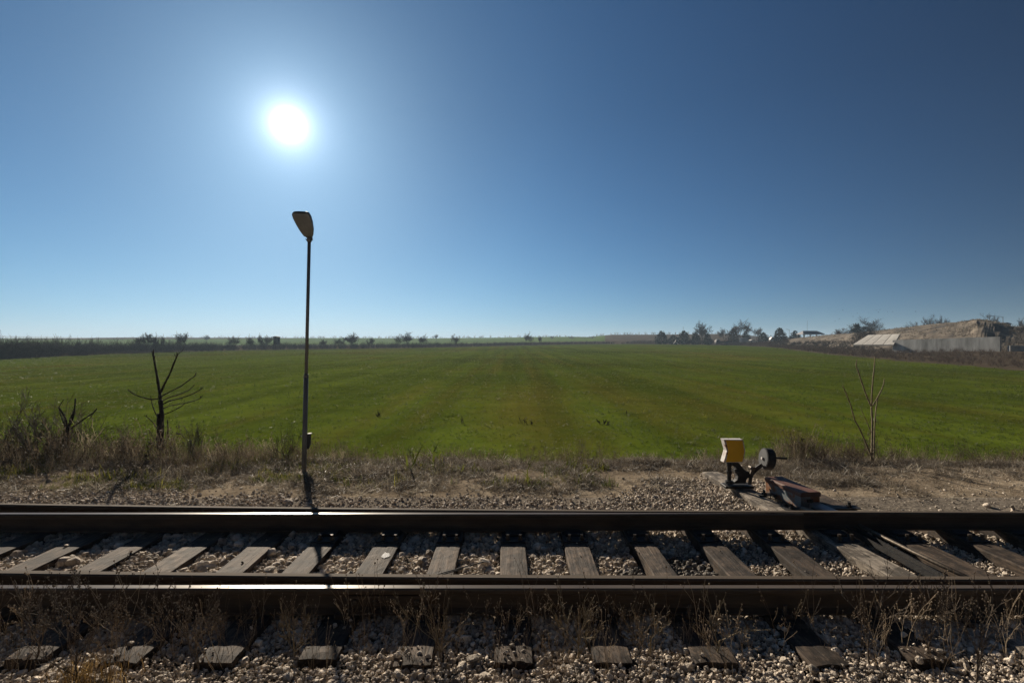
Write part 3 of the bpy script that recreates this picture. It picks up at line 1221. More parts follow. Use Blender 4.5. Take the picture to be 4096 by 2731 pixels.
T = [(0, k + 1, k) for k in range(1, N - 1)] + [((ng - 1) * N, (ng - 1) * N + k, (ng - 1) * N + k + 1) for k in range(1, N - 1)]
gm.add(gv, Q, T)
obj('lamp_glass', gm, M['lampglass'], head, smooth=True)
nk = MB().tube([Vector(P(top_z - .045)), Vector(P(top_z + .03))], [.036, .040], 14)
obj('neck', nk, M['lampgrey'], lamp, smooth=True)
for sgn in (-1, 1):
    cl_ = MB().tube([hp + Vector((.03 * sgn, -.02, -.05)), hp + Vector((.045 * sgn, -.03, -.02))], .006, 6)
    obj('clamp', cl_, M['steel_dark'], lamp)

# ------------------------------------------------------------------ switch stand with yellow target
M['yellow'] = noise_mat('yellow_enamel', (.66, .36, .008), (.74, .42, .012), 7, .45)
M['chipped_white'] = noise_mat('chipped_white_paint', (.50, .485, .46), (.58, .56, .53), 11, .6, c3=(.17, .06, .03), lo=.40, hi=.62, detail=9)
sx, sy = 2.895, 6.5
st = thing('switch_stand', 'black iron switch stand with yellow chevron target and round counterweight', 'switch stand', (sx, sy, .032))
st.scale = (.976, .976, .985)
obj('foot_plate', MB().box(-.085, .30, -.09, .09, -.028, .004, .006), M['steel_dark'], st)
obj('post', MB().tube([(0, 0, .02), (0, 0, .055), (0, 0, .0551), (0, 0, .32)], [.058, .05, .027, .027], 16), M['steel_dark'], st, smooth=False)
obj('post_collar', MB().tube([(0, 0, .255), (0, 0, .335)], [.034, .034], 16), M['steel_dark'], st)
obj('post_collar', MB().tube([(0, 0, .155), (0, 0, .19)], [.036, .036], 16), M['steel_dark'], st)
# cast bracket: outline measured in the plane of the picture, 70 mm thick
br = [(.03, .34), (.06, .335), (.10, .315), (.14, .275), (.17, .235), (.215, .195), (.265, .175), (.285, .15), (.28, .105), (.235, .10), (.215, .06), (.225, .026),
      (.05, .026), (.06, .05), (.095, .075), (.105, .12), (.09, .165), (.065, .175), (.062, .21), (.085, .215), (.075, .25), (.03, .265)]
obj('bracket', MB().prism(br, (1, 0, 0), (0, 0, 1), (0, -.035, 0), (0, .07, 0)), M['steel_dark'], st)
obj('lug', MB().tube([(.06, -.03, .195), (.135, -.03, .195)], .02, 8), M['steel_dark'], st)
# tilting lever, counterweight and handle
lv = MB()
lv.prism([(.235, .02), (.275, .02), (.30, .14), (.355, .20), (.44, .265), (.41, .305), (.31, .235), (.27, .17), (.25, .10)], (1, 0, 0), (0, 0, 1), (0, -.06, 0), (0, .022, 0))
obj('lever', lv, M['steel_dark'], st)
fk = MB()
fk.prism([(.245, .17), (.262, .225), (.27, .25), (.30, .265), (.325, .25), (.30, .205), (.27, .15)], (1, 0, 0), (0, 0, 1), (0, -.088, 0), (0, .02, 0))
fk.tube([(.268, -.095, .245), (.268, -.03, .245)], .026, 12)
obj('fork', fk, M['bolt'], st)
ca = Vector((-.99, .04, .12)).normalized()
cc = Vector((.515, -.03, .355))
weight = obj('counterweight', MB().tube([cc - ca * .050, cc - ca * .036, cc + ca * .050, cc + ca * .062], [.128, .143, .143, .138], 36), M['steel_dark'], st)
obj('weight_face', MB().tube([cc + ca * .0625, cc + ca * .0665], [.128, .126], 32), M['dark_box'], weight)
obj('weight_bolt', MB().tube([cc + ca * .067, cc + ca * .088], .020, 6), M['chipped_white'], weight)
obj('handle', MB().tube([cc - ca * .06 + Vector((0, 0, .012)), cc + Vector((.13, .04, .006)), cc + Vector((.285, .06, -.008))], [.013, .014, .016], 12), M['steel_dark'], st, smooth=True)
# chevron target box: arrow-shaped front and back, white sides
tw, th_, td = .245, .305, .105
tz0 = .315


def chev(k, z):
    """edge positions at height fraction z"""
    return .042 * (1 - abs(2 * z - 1)) ** 1.0


tm = MB()
zz = np.linspace(0, 1, 9)
fr = [(-tw / 2 - .03 + chev(0, z) * 1.05, z * th_) for z in zz] + [(tw / 2 - .012 + chev(1, z) * .75, z * th_) for z in zz[::-1]]
tm.prism(fr, (1, 0, 0), (0, 0, 1), (0.055, -td / 2, tz0), (0, td, 0))
target = obj('target', tm, M['chipped_white'], st)
fr2 = [(-tw / 2 + .000 + chev(0, z) * .75, .006 + z * (th_ - .012)) for z in zz] + [(tw / 2 - .022 + chev(1, z) * .62, .006 + z * (th_ - .020)) for z in zz[::-1]]
fm = MB().prism(fr2, (1, 0, 0), (0, 0, 1), (0.055, -td / 2 - .004, tz0), (0, .0035, 0))
tag(obj('yellow_panel', fm, M['yellow'], target), 'plain yellow chevron panel')
obj('target_socket', MB().tube([(0.0, 0, .30), (0.0, 0, .316)], .04, 12), M['steel_dark'], st)

# ------------------------------------------------------------------ rusty box over the switch rods
M['box_rust'] = noise_mat('peeling_rusty_paint', (.12, .145, .155), (.18, .20, .205), 4, .6, .15, 40, c3=(.21, .088, .035), lo=.38, hi=.54, detail=8)
M['box_lid'] = noise_mat('red_oxide_lid', (.10, .048, .034), (.165, .080, .058), 6, .6, .1, 40, detail=8)
bxm = thing('switch_box', 'low rusty red-lidded metal box beside the switch stand', 'box', (3.45, 6.02, 0), R(7))
bb = MB()
bb.box(-.120, .120, -.32, .32, -.03, .134)
obj('body', bb, M['box_rust'], bxm)
ld = MB()
ld.prism([(-.128, .128), (-.128, .168), (-.110, .182), (.110, .182), (.128, .168), (.128, .128)], (1, 0, 0), (0, 0, 1), (0, -.33, 0), (0, .66, 0))
lid = obj('lid', ld, M['box_lid'], bxm)
pl_ = MB().box(-.045, .03, -.336, -.321, .065, .098, .003)
pl_.tube([(-.005, -.336, .08), (-.005, -.352, .08)], .014, 8)
obj('latch', pl_, M['steel_dark'], bxm)
obj('rod_cover', MB().prism([(-.02, -.02), (-.02, .052), (.0, .062), (.10, .062), (.118, .05), (.118, -.02)], (1, 0, 0), (0, 0, 1), (0, -.88, 0), (0, .558, 0)), M['lampgrey'], bxm)
obj('rod_end', MB().tube([(-.20, -.44, .035), (-.16, -.60, .035), (-.12, -.74, .03)], [.03, .034, .026], 12), M['bolt'], bxm, smooth=True)

# ------------------------------------------------------------------ stems, twigs and crowns
def poly_curve(p, d, L, n, r_, wob=.12, up=0.0):
    """a wavering line from p along d"""
    pts = [np.asarray(p, float)]
    d = np.asarray(d, float)
    d = d / np.linalg.norm(d)
    for _ in range(n):
        d = d + wob * r_.standard_normal(3) + (0, 0, up)
        d = d / np.linalg.norm(d)
        pts.append(pts[-1] + d * L / n)
    return np.array(pts), d


def grow(mb, p, d, L, rad, lev, r_, kids_=4, ang_=.75, ratio=.62, wob=.10, up=.04, sides=3, rmin=.006, tips=None, start=.25):
    n = 4 if lev > 1 else 3 if lev == 1 else 2
    pts, dn = poly_curve(p, d, L, n, r_, wob, up)
    r1 = max(rmin, rad * (.45 if lev else .5))
    mb.tube(pts, np.linspace(max(rad, rmin), r1, n + 1), sides, cap=False)
    if lev == 0:
        if tips is not None:
            tips.append(pts[-1])
        return
    k = max(2, int(round(kids_ + r_.uniform(-1, 1))))
    for i in range(k):
        t = 1.0 if i == 0 else start + (1 - start) * (i - .3 + .6 * r_.random()) / k
        q = t * n
        j = min(n - 1, int(q))
        base = pts[j] + (pts[j + 1] - pts[j]) * (q - j)
        dd = pts[j + 1] - pts[j]
        dd = dd / np.linalg.norm(dd)
        az = r_.uniform(0, 2 * math.pi)
        a = ang_ * r_.uniform(.6, 1.2) * (.45 if i == 0 else 1)
        s1 = np.cross(dd, (0.31, .2, .93))
        s1 = s1 / (np.linalg.norm(s1) + 1e-9)
        s2 = np.cross(dd, s1)
        nd = dd * math.cos(a) + (s1 * math.cos(az) + s2 * math.sin(az)) * math.sin(a)
        grow(mb, base, nd, L * ratio * r_.uniform(.75, 1.2) * (1 - .25 * t if i else 1), rad * (.6 if i else .72), lev - 1, r_, kids_, ang_, ratio, wob, up, sides, rmin, tips, start)


def bare_tree_meshes(H, seed, levels=4, kids_=5, ang_=.52, trunk_h=.28, spread=1.0, rmin=.02, forks=4, trunk_r=None):
    r_ = np.random.default_rng(seed)
    tr, cr, tips = MB(), MB(), []
    tr_r = trunk_r or H * .015
    th = H * trunk_h
    pts, d = poly_curve((0, 0, -.3), (r_.normal(0, .05), r_.normal(0, .05), 1), th + .3, 5, r_, .05)
    tr.tube(pts, np.linspace(tr_r * 1.25, tr_r * .85, 6), 8, cap=False)
    top = pts[-1]
    for i in range(forks):
        az = i * 2 * math.pi / forks + r_.uniform(-.4, .4)
        a = (.10 if i == 0 else r_.uniform(.22, .68)) * spread
        dd = np.array((math.sin(a) * math.cos(az), math.sin(a) * math.sin(az), math.cos(a)))
        b = top if i < 2 else pts[-2] + (pts[-1] - pts[-2]) * r_.uniform(.2, 1)
        grow(cr, b, dd, H * (.42 if i == 0 else .36), tr_r * .62, levels, r_, kids_, ang_ * spread * 1.1, .66, .10, .08, 3 if levels < 5 else 2, rmin, tips)
    return tr, cr, tips


def fit_height(mbs, H, Wd=None):
    """scale meshes so that the highest point is at H (and the crown is about Wd wide)"""
    allv = np.concatenate([mb.arrays()[0] for mb in mbs])
    k = H / allv[:, 2].max()
    kx = k
    if Wd:
        kx = Wd / (np.percentile(allv[:, 0], 99) - np.percentile(allv[:, 0], 1))
    return [((mb.arrays()[0]) * (kx, kx, k), mb.arrays()[1], mb.arrays()[2]) for mb in mbs]


def leaf_cloud(centres, r_, n, size, spread):
    C = np.asarray(centres)
    c = C[r_.integers(0, len(C), n)] + r_.standard_normal((n, 3)) * spread
    a = r_.standard_normal((n, 3))
    a /= np.linalg.norm(a, axis=1, keepdims=True)
    b = np.cross(a, r_.standard_normal((n, 3)))
    b /= np.linalg.norm(b, axis=1, keepdims=True)
    s = (size * np.exp(.35 * r_.standard_normal(n)))[:, None]
    V = np.stack((c - a * s, c + b * s * .55, c + a * s, c - b * s * .55), 1).reshape(-1, 3)
    return V, np.arange(4 * n).reshape(-1, 4), np.repeat(r_.random(n), 4)


def conifer_meshes(H, Wd, seed, n=2600):
    r_ = np.random.default_rng(seed)
    tr = MB().tube([(0, 0, -.3), (0, 0, H * .75)], [H * .02, H * .008], 6)
    cen = []
    lumps = r_.uniform(0, 2 * math.pi, 9)
    for i in range(420):
        z = r_.beta(1.1, 1.5) * .93 + .06
        prof = (min(1, (z + .02) / .22)) ** .6 * (1 - z) ** .55 * 1.15
        az = r_.uniform(0, 2 * math.pi)
        lump = 1 + .28 * math.sin(3 * az + lumps[int(z * 8.9)]) + .15 * r_.standard_normal()
        rr = Wd / 2 * prof * lump * r_.uniform(.45, 1.0) ** .5
        cen.append((rr * math.cos(az), rr * math.sin(az), z * H))
    V, Q, a = leaf_cloud(cen, r_, n, H * .032, H * .022)
    return tr, (V, Q, np.zeros((0, 3), np.int64)), a


def twiggy_shrub(H, seed, stems=9, levels=2, kids_=5, rmin=.008, ang_=.5, out=.5, up=.05, ratio=.62, sides=3):
    r_ = np.random.default_rng(seed)
    mb = MB()
    for _ in range(stems):
        az = r_.uniform(0, 2 * math.pi)
        a = r_.uniform(.05, out)
        d = (math.sin(a) * math.cos(az), math.sin(a) * math.sin(az), math.cos(a))
        p = (r_.normal(0, .06) * H, r_.normal(0, .06) * H, -.08 * H)
        grow(mb, p, d, H * r_.uniform(.36, .62), H * .008, levels, r_, kids_, ang_, ratio, .12, up, sides, rmin)
    V, Q, T = mb.arrays()
    V = V * (1, 1, H / np.percentile(V[:, 2], 99.3))
    return V, Q, T


# ------------------------------------------------------------------ scenery far away: thickets round the field
def along(poly, step):
    out = []
    for (x0, y0), (x1, y1) in zip(poly[:-1], poly[1:]):
        L = math.hypot(x1 - x0, y1 - y0)
        for t in np.arange(0, L, step):
            out.append((x0 + (x1 - x0) * t / L, y0 + (y1 - y0) * t / L, -(y1 - y0) / L, (x1 - x0) / L))
    return np.array(out)


shr = [twiggy_shrub(1.0, 100 + k, 10, 3, 3, .0040, .55, .5, sides=2) for k in range(8)]


def thicket(name, label, poly, step, height, rows, depth, mat, seed, hj=.3, side=1):
    r_ = np.random.default_rng(seed)
    L = along(poly, step)
    P, S = [], []
    for row in range(rows):
        o = depth * (row + r_.random(len(L))) / rows
        x = L[:, 0] + side * L[:, 2] * o + r_.normal(0, step * .6, len(L))
        y = L[:, 1] + side * L[:, 3] * o + r_.normal(0, step * .6, len(L))
        h = height(x, y) if callable(height) else np.full(len(L), float(height))
        P.append(np.stack((x, y, ground_z(x, y) - .05), 1))
        S.append(h * np.exp(np.clip(hj * r_.standard_normal(len(L)), -.8, .42)))
    P, S = np.concatenate(P), np.concatenate(S)
    mesh, at_ = scatter(shr, r_.integers(0, len(shr), len(P)), P, r_.uniform(0, 6.28, len(P)), S)
    return tag(obj(name, mesh, mat, attrs=at_), label, 'thicket', None, 'stuff')


ang_px = lambda x, y: PX0 + F * x / np.maximum(y, 1)
LEFT = [(-190, 66), (-112, 64), (-75.6, 74), (-86, 104), (-80, 148), (-34, 182), (-2, 212), (57, 259)]
hleft = lambda x, y: np.interp(ang_px(x, y), [-400, 0, 430, 1000, 1700, 2050, 2500], [2.5, 2.45, 2.3, 1.95, 1.65, 1.4, .95])
thicket('hedgerow_thicket', 'long band of bare grey scrub bounding the green field', LEFT, 1.15, hleft, 6, 8, M['twig'], 11, .2)
RIGHT = [(57, 259), (97, 216), (87, 165), (56, 75), (48.5, 46), (45.5, 20)]
hright = lambda x, y: np.interp(ang_px(x, y), [2400, 2900, 3100, 3500, 4200], [.9, .9, .8, .65, .55])
thicket('field_edge_brush', 'low russet dead brush along the right edge of the field', RIGHT, .75, hright, 12, 15, M['twig_brown'], 12, .35)
ridge = [(x, 690 + 20 * math.sin(x / 60)) for x in range(-560, 100, 20)]
thicket('ridge_scrub', 'dark line of scrub on the distant green ridge', ridge, 6, 3.2, 2, 25, M['twig'], 13, .45)
ridge2 = [(x, 430) for x in range(55, 330, 15)]
thicket('brown_ridge_scrub', 'low dark bushes scattered on the brown rise at right centre', ridge2, 7, 2.0, 3, 60, M['twig'], 14, .5)


def on_ground(px, py_base, d):
    p = at(px, py_base, d)
    return (p.x, d, gz(p.x, d))


TREES = {}


def tree_variant(key, **kw):
    if key not in TREES:
        tr, cr, tips = bare_tree_meshes(8.0, key[0], **kw)
        al = np.concatenate((tr.arrays()[0], cr.arrays()[0]))
        k = np.array((1 / (np.percentile(al[:, 0], 99.5) - np.percentile(al[:, 0], .5)),) * 2 + (1 / al[:, 2].max(),))
        ms = []
        for nm, mb in (('trunk', tr), ('crown', cr)):
            V, Q, T = mb.arrays()
            ms.append(make_mesh(nm, V * k, Q, T))
            ms[-1].materials.append(M['twig'])
        TREES[key] = ms
    return TREES[key]


def far_tree(name, label, cat, px, py_top, d, kind='bare', wpx=None, seed=0, group=None, mat=None, leafmat=None, **kw):
    x = (px - PX0) / F * d
    z = gz(x, d)
    H = CZ - (py_top - PY0) / F * d - z
    Wd = wpx / F * d if wpx else None
    t = thing(name, label, cat, (x, d, z), 0, group)
    if kind == 'bare':
        sp = kw.get('spread', 1.0)
        key = ((seed % 3 if sp > 1.0 else 3 + seed % 5),)
        tm_, cm2 = tree_variant(key, levels=5, kids_=5, spread=sp, rmin=.0068, trunk_h=.2 if sp > 1 else .26, forks=5)
        Wd = Wd or H * .8
        for nm, me in (('trunk', tm_), ('crown', cm2)):
            o = obj(nm, me, None, t)
            o.scale = (Wd * .84, Wd * .84, H)
            o.rotation_euler = (0, 0, seed * 1.9)
            if mat is not None:
                o.material_slots[0].link = 'OBJECT'
                o.material_slots[0].material = mat
    elif kind == 'leafy':
        tr, cr, tips = bare_tree_meshes(8.0, seed, rmin=.010, **kw)
        a, b = fit_height([tr, cr], H, Wd)
        sx_ = b[0][:, 0].max() / max(1e-6, cr.arrays()[0][:, 0].max())
        sz_ = H / np.concatenate((tr.arrays()[0], cr.arrays()[0]))[:, 2].max()
        obj('trunk', a, M['twig'], t)
        mb = MB().add(*b)
        rr = np.random.default_rng(seed + 1)
        V, Q, a_ = leaf_cloud(np.array(tips) * (sx_, sx_, sz_), rr, 900, H * .020, H * .030)
        n0 = mb.n
        mb.add(V, Q)
        obj('crown', mb, leafmat or M['brown_leaf'], t, attrs={'rnd': np.concatenate((np.full(n0, .4), a_))})
    else:
        tr, cm_, a_ = conifer_meshes(H, Wd or H * .6, seed)
        obj('trunk', tr, M['twig'], t)
        obj('crown', cm_, leafmat or M['conifer'], t, attrs={'rnd': a_})
    return t


G_L = 'bare trees in the hedgerow'
far_tree('leafy_tree', 'dark tree with clinging leaves at left, above the pruned tree', 'tree', 588, 1328, 116, 'leafy', 50, 21, G_L)
far_tree('bare_tree', 'bare pale tree just right of the dark leafy one at left', 'tree', 622, 1322, 118, 'bare', 34, 22, G_L)
far_tree('bare_tree', 'thin bare sapling behind the pruned tree tops', 'tree', 650, 1331, 120, 'bare', 22, 23, G_L, kids_=4)
far_tree('bare_tree', 'dense bare tree standing alone above the hedgerow, left of the lamp', 'tree', 730, 1329, 126, 'leafy', 40, 24, G_L)
far_tree('bare_tree', 'round bare tree on the skyline ridge left of the lamp', 'tree', 828, 1336, 330, 'bare', 32, 25, G_L)
far_tree('bare_tree', 'wide bare tree in the hedgerow left of the wooden hut', 'tree', 935, 1336, 146, 'bare', 46, 26, G_L)
far_tree('bare_tree', 'taller bare tree in the hedgerow, close left of the wooden hut', 'tree', 1000, 1332, 150, 'bare', 44, 27, G_L)
far_tree('bare_tree', 'slim bare tree touching the left side of the wooden hut', 'tree', 1040, 1328, 152, 'bare', 30, 28, G_L)
far_tree('bare_tree', 'spreading bare tree right behind the wooden hut', 'tree', 1075, 1335, 156, 'bare', 34, 29, G_L)
far_tree('bare_tree', 'small bare tree in the hedgerow just right of the lamp post', 'tree', 1290, 1352, 168, 'bare', 34, 30, G_L)
far_tree('bare_tree', 'low bushy bare tree left of the round dark leafy tree', 'tree', 1358, 1348, 170, 'bare', 46, 31, G_L)
far_tree('leafy_tree', 'round dark leafy tree in the hedgerow right of the lamp post', 'tree', 1409, 1325, 172, 'leafy', 50, 32, G_L, kids_=6)
far_tree('bare_tree', 'bare multi-stemmed tree right of the round dark leafy tree', 'tree', 1486, 1344, 176, 'bare', 44, 33, G_L)
far_tree('bare_tree', 'slender bare tree left of the big leaning one', 'tree', 1588, 1334, 178, 'bare', 26, 34, G_L)
far_tree('bare_tree', 'big leaning bare tree with curved trunk at the centre of the hedgerow', 'tree', 1634, 1321, 180, 'bare', 60, 35, G_L, trunk_h=.4)
far_tree('bare_tree', 'dark broad bare tree just right of the leaning one', 'tree', 1690, 1328, 182, 'bare', 52, 36, G_L, spread=1.2)
far_tree('bare_tree', 'tiny round tree on the far skyline between two hedgerow trees', 'tree', 1745, 1335, 420, 'leafy', 14, 37, G_L)
far_tree('bare_tree', 'fan-shaped bare tree in the hedgerow left of centre', 'tree', 1817, 1330, 190, 'bare', 46, 38, G_L, spread=1.2)
far_tree('bare_tree', 'isolated fork-trunked bare tree on the crest just right of centre', 'tree', 2113, 1320, 222, 'bare', 50, 39, G_L, spread=1.2, trunk_h=.34)
far_tree('bare_tree', 'small bare tree right beside the isolated forked one', 'tree', 2157, 1338, 232, 'bare', 22, 40, G_L)
far_tree('bare_tree', 'small bare bush-like tree on the skyline, second right of the forked one', 'tree', 2208, 1340, 400, 'bare', 18, 41, G_L)
far_tree('bare_tree', 'fan of bare branches on the skyline, third right of the forked one', 'tree', 2288, 1339, 400, 'bare', 26, 42, G_L, spread=1.3)
far_tree('bare_tree', 'low pair of bare bushes on the skyline before the brown rise', 'tree', 2370, 1345, 420, 'bare', 44, 43, G_L, spread=1.3)
far_tree('bare_tree', 'small bare tree on top of the brown rise at right centre', 'tree', 2505, 1336, 430, 'bare', 22, 44, G_L)

G_C = 'dark evergreens beyond the field'
for px, top, w, d, sd_, lab in (
        (2647, 1322, 50, 225, 51, 'leftmost dark evergreen beyond the field'),
        (2693, 1338, 42, 228, 52, 'low round evergreen, second from the left'),
        (2736, 1323, 52, 226, 53, 'broad double-topped evergreen in front of the thin mast'),
        (2782, 1328, 40, 224, 54, 'pointed evergreen left of the tall bare tree'),
        (2830, 1334, 36, 222, 55, 'small evergreen at the right foot of the tall bare tree'),
        (2984, 1330, 32, 232, 57, 'narrow evergreen behind the white trailer'),
        (3054, 1329, 38, 215, 58, 'round evergreen right of the white car'),
        (3120, 1310, 46, 205, 59, 'tall ragged evergreen left of the open shed'),
        (3181, 1322, 42, 200, 60, 'bushy evergreen touching the left side of the open shed')):
    far_tree('evergreen_tree', lab, 'tree', px, top, d, 'conifer', w, sd_, G_C)
far_tree('russet_tree', 'cone-shaped russet tree in front of the tallest bare trees', 'tree', 2932, 1316, 226, 'conifer', 44, 56, leafmat=M['russet_leaf'])
far_tree('evergreen_tree', 'dark conical evergreen at the left foot of the big round bare tree', 'tree', 3427, 1292, 176, 'conifer', 36, 61, G_C)
G_R = 'bare trees beyond the right end of the field'
far_tree('bare_tree', 'tall airy bare tree standing between two evergreens', 'tree', 2810, 1277, 228, 'bare', 70, 71, G_R, trunk_h=.3)
far_tree('bare_tree', 'tallest bare tree with reddish crown behind the russet cone', 'tree', 2962, 1273, 236, 'leafy', 76, 72, G_R, leafmat=M['twig_brown'])
far_tree('bare_tree', 'pale bare tree left of the russet cone-shaped tree', 'tree', 2897, 1306, 244, 'bare', 44, 73, G_R)
far_tree('bare_tree', 'hazy bare tree behind the white car', 'tree', 3024, 1304, 250, 'bare', 42, 74, G_R, mat=M['twig_brown'])
far_tree('bare_tree', 'low wide bare bush on the slope left of the big round bare tree', 'tree', 3368, 1305, 178, 'bare', 62, 75, G_R, mat=M['twig_brown'], trunk_h=.12)
far_tree('bare_tree', 'big round bare tree behind the sloping concrete slabs', 'tree', 3473, 1259, 178, 'bare', 118, 76, G_R, trunk_h=.22, spread=1.1)
far_tree('bare_tree', 'hazy low bare tree behind the mound, left of the dense twin-crowned one', 'tree', 3640, 1283, 190, 'bare', 72, 77, G_R, spread=1.2)
far_tree('bare_tree', 'dense twin-crowned bare tree behind the mound', 'tree', 3702, 1252, 184, 'bare', 84, 78, G_R)
far_tree('bare_tree', 'airy bare tree behind the mound, right of the twin-crowned one', 'tree', 3784, 1256, 186, 'bare', 54, 79, G_R)
far_tree('bare_tree', 'wide bare tree behind the highest top of the mound', 'tree', 3962, 1243, 150, 'bare', 76, 80, G_R)
far_tree('bare_tree', 'bare tree cut by the right edge of the picture', 'tree', 4088, 1262, 140, 'bare', 50, 81, G_R)
far_tree('bare_tree', 'small bare tree low behind the right end of the mound', 'tree', 4062, 1290, 145, 'bare', 26, 82, G_R)

# wooden hut on legs in the hedgerow
M['hut'] = noise_mat('dark_hut_boards', (.03, .028, .028), (.06, .055, .052), 2, .9, stretch=(6, 6, .4))
hx = on_ground(1107, 1390, 152)
hut = thing('hide_hut', 'small dark wooden hut on legs among the hedgerow trees', 'hut', hx)
hz = CZ - (1378 - PY0) / F * 152 - hx[2]
hh = CZ - (1349 - PY0) / F * 152 - hx[2]
w_ = .72
wm = MB()
wm.box(-w_, w_, -w_, w_, hz, hz + (hh - hz) * .45)
for sx_ in (-1, 1):
    wm.box(sx_ * w_ - .12 * (sx_ > 0), sx_ * w_ + .12 * (sx_ < 0), -w_, w_, hz + (hh - hz) * .45 + .003, hh)
wm.box(-.14, w_ - .13, -w_ + .02, w_ - .02, hz + (hh - hz) * .45 + .003, hh - .002)
obj('cabin', wm, M['hut'], hut)
obj('roof', MB().prism([(-w_ - .2, hh + .003), (w_ + .2, hh + .003), (w_ + .2, hh + .12), (-.1, hh + .35), (-w_ - .2, hh + .16)], (1, 0, 0), (0, 0, 1), (0, -w_ - .15, 0), (0, 2 * w_ + .3, 0)), M['hut'], hut)
for sx_ in (-1, 1):
    for sy_ in (-1, 1):
        obj('leg', MB().tube([(sx_ * w_ * 1.15, sy_ * w_ * 1.15, -.2), (sx_ * w_ * .85, sy_ * w_ * .85, hz)], .07, 6), M['hut'], hut)

# ------------------------------------------------------------------ mound, slabs and walls on the right
def mound():
    keys = [  # px, base depth, crest py, crest depth
        (2960, 182, 1378, 200), (3060, 168, 1364, 186), (3140, 156, 1357, 178), (3220, 142, 1349, 168), (3300, 126, 1341, 156), (3380, 110, 1335, 144), (3450, 101, 1330, 136),
        (3530, 96, 1321, 130), (3600, 93, 1312, 126), (3680, 89.5, 1303, 122), (3750, 86, 1297, 118), (3820, 83, 1291, 114), (3875, 81, 1286, 110), (3905, 80, 1279, 107),
        (3935, 79, 1280, 105), (3965, 78.5, 1284, 103), (4000, 78, 1292, 101), (4050, 77, 1307, 98), (4110, 75, 1322, 95), (4200, 71, 1342, 90), (4330, 66, 1356, 84)]
    K = np.array(keys, float)
    u = np.linspace(0, len(keys) - 1, 220)
    px, bd, cy, cdp = [np.interp(u, np.arange(len(keys)), K[:, k]) for k in range(4)]
    ker = np.hanning(27)[1:-1] / np.hanning(27)[1:-1].sum()
    cy = np.convolve(np.pad(cy, 12, mode='edge'), ker, 'valid')
    bd = np.convolve(np.pad(bd, 12, mode='edge'), ker, 'valid')
    cdp = np.convolve(np.pad(cdp, 12, mode='edge'), ker, 'valid')
    nv = 34
    V = []
    for v in np.linspace(0, 1, nv):
        if v <= .62:
            f = v / .62
            d = bd + 2.2 + (cdp - bd - 2.2) * f
            hz_ = 1 - (1 - f) ** 1.7
        else:
            f = (v - .62) / .38
            d = cdp + 34 * f
            hz_ = 1 - f ** 1.5
        x = (px - PX0) / F * d
        crest = CZ - (cy - PY0) / F * cdp
        nb = ground_z(x, d)
        z = nb - .3 + np.maximum(crest - nb + .3, 0) * hz_ * sstep(0, 2.5, u)
        rid = 1.2 * vnoise(u * .50 + 1.5 * v, np.full_like(u, v * 1.3), 3) + .30 * vnoise(u * 1.7, np.full_like(u, v * 5), 4) + .14 * vnoise(u * 14, np.full_like(u, v * 18), 5)
        z = z + rid * math.sin(math.pi * min(1, v / .62)) * np.clip((crest - nb) / 4, 0, 1) * sstep(.5, 3, u)
        V.append(np.stack((x, d, z), 1))
    n = len(u)
    Q = [(i * n + k, i * n + k + 1, (i + 1) * n + k + 1, (i + 1) * n + k) for i in range(nv - 1) for k in range(n - 1)]
    return MB().add(np.concatenate(V), Q), K


mm, MK = mound()
M['mound'] = noise_mat('dry_grassed_earth', (.045, .037, .029), (.118, .095, .070), .28, .95, .8, 3, c3=(.205, .170, .128), lo=.38, hi=.62, detail=10)
tag(obj('earth_mound', mm, M['mound'], smooth=True), kind='structure')
mv = mm.arrays()[0].reshape(34, 220, 3)
mi_, mj_ = rng.integers(0, 16, 2400), (220 * (.06 + .27 * rng.random(2400))).astype(int)
ok_ = ~((mj_ > 24) & (mj_ < 62) & (mi_ > 5))
mi_, mj_ = mi_[ok_], mj_[ok_]
right_ = rng.integers(186, 218, 260)
mi_, mj_ = np.concatenate((mi_, rng.integers(1, 18, 260))), np.concatenate((mj_, right_))
NB = len(mi_)
mp_ = mv[mi_, mj_] + rng.normal(0, .5, (NB, 3)) * (1, 1, 0)
mesh, at_ = scatter(shr, rng.integers(0, len(shr), NB), mp_ - (0, 0, .1), rng.uniform(0, 6.28, NB), .62 * np.exp(np.clip(.4 * rng.standard_normal(NB), -1, .7)))
tag(obj('mound_brush', mesh, M['twig'], attrs=at_), 'dark dead brush covering the low left end of the mound', 'brush', None, 'stuff')

w0, w1 = Vector((70.5, 90)), Vector((75.3, 75))
ztop = 2.68
wl_ = (w1 - w0).length
wa = math.atan2(w1.y - w0.y, w1.x - w0.x)
wall = thing('retaining_wall', 'long stained concrete retaining wall at the foot of the mound', 'wall', (w0.x, w0.y, 0), wa)
npan = 6
for k in range(npan):
    a_, b_ = wl_ * k / npan, wl_ * (k + 1) / npan
    ta, tb = ztop - .50 + .50 * k / npan, ztop - .50 + .50 * (k + 1) / npan
    q0 = MB().prism([(a_ + .008, -.8), (b_ - .008, -.8), (b_ - .008, tb), (a_ + .008, ta)], (1, 0, 0), (0, 0, 1), (0, -.35 + .004 * (k % 2), 0), (0, .35, 0))
    obj('wall_panel', q0, M['concrete'], wall)
bs = thing('concrete_block_wall', 'low pale concrete wall at the right end of the long retaining wall', 'wall', (75.6, 74.2, 0), R(-30))
bz = CZ - (1382 - PY0) / F * 74
obj('end_block', MB().box(0, 1.1, -.5, .5, -.8, bz, .02), M['concrete_pale'], bs)
obj('low_panel', MB().box(1.12, 4.2, -.15, .45, -.8, bz - .02, .02), M['concrete'], bs)
G_S = 'sloping concrete slabs on the mound'
nmz = ['leftmost', 'second from left', 'third from left', 'rightmost']
sl0, sl1 = at(3412, 1383, 98), at(3578, 1384, 89)
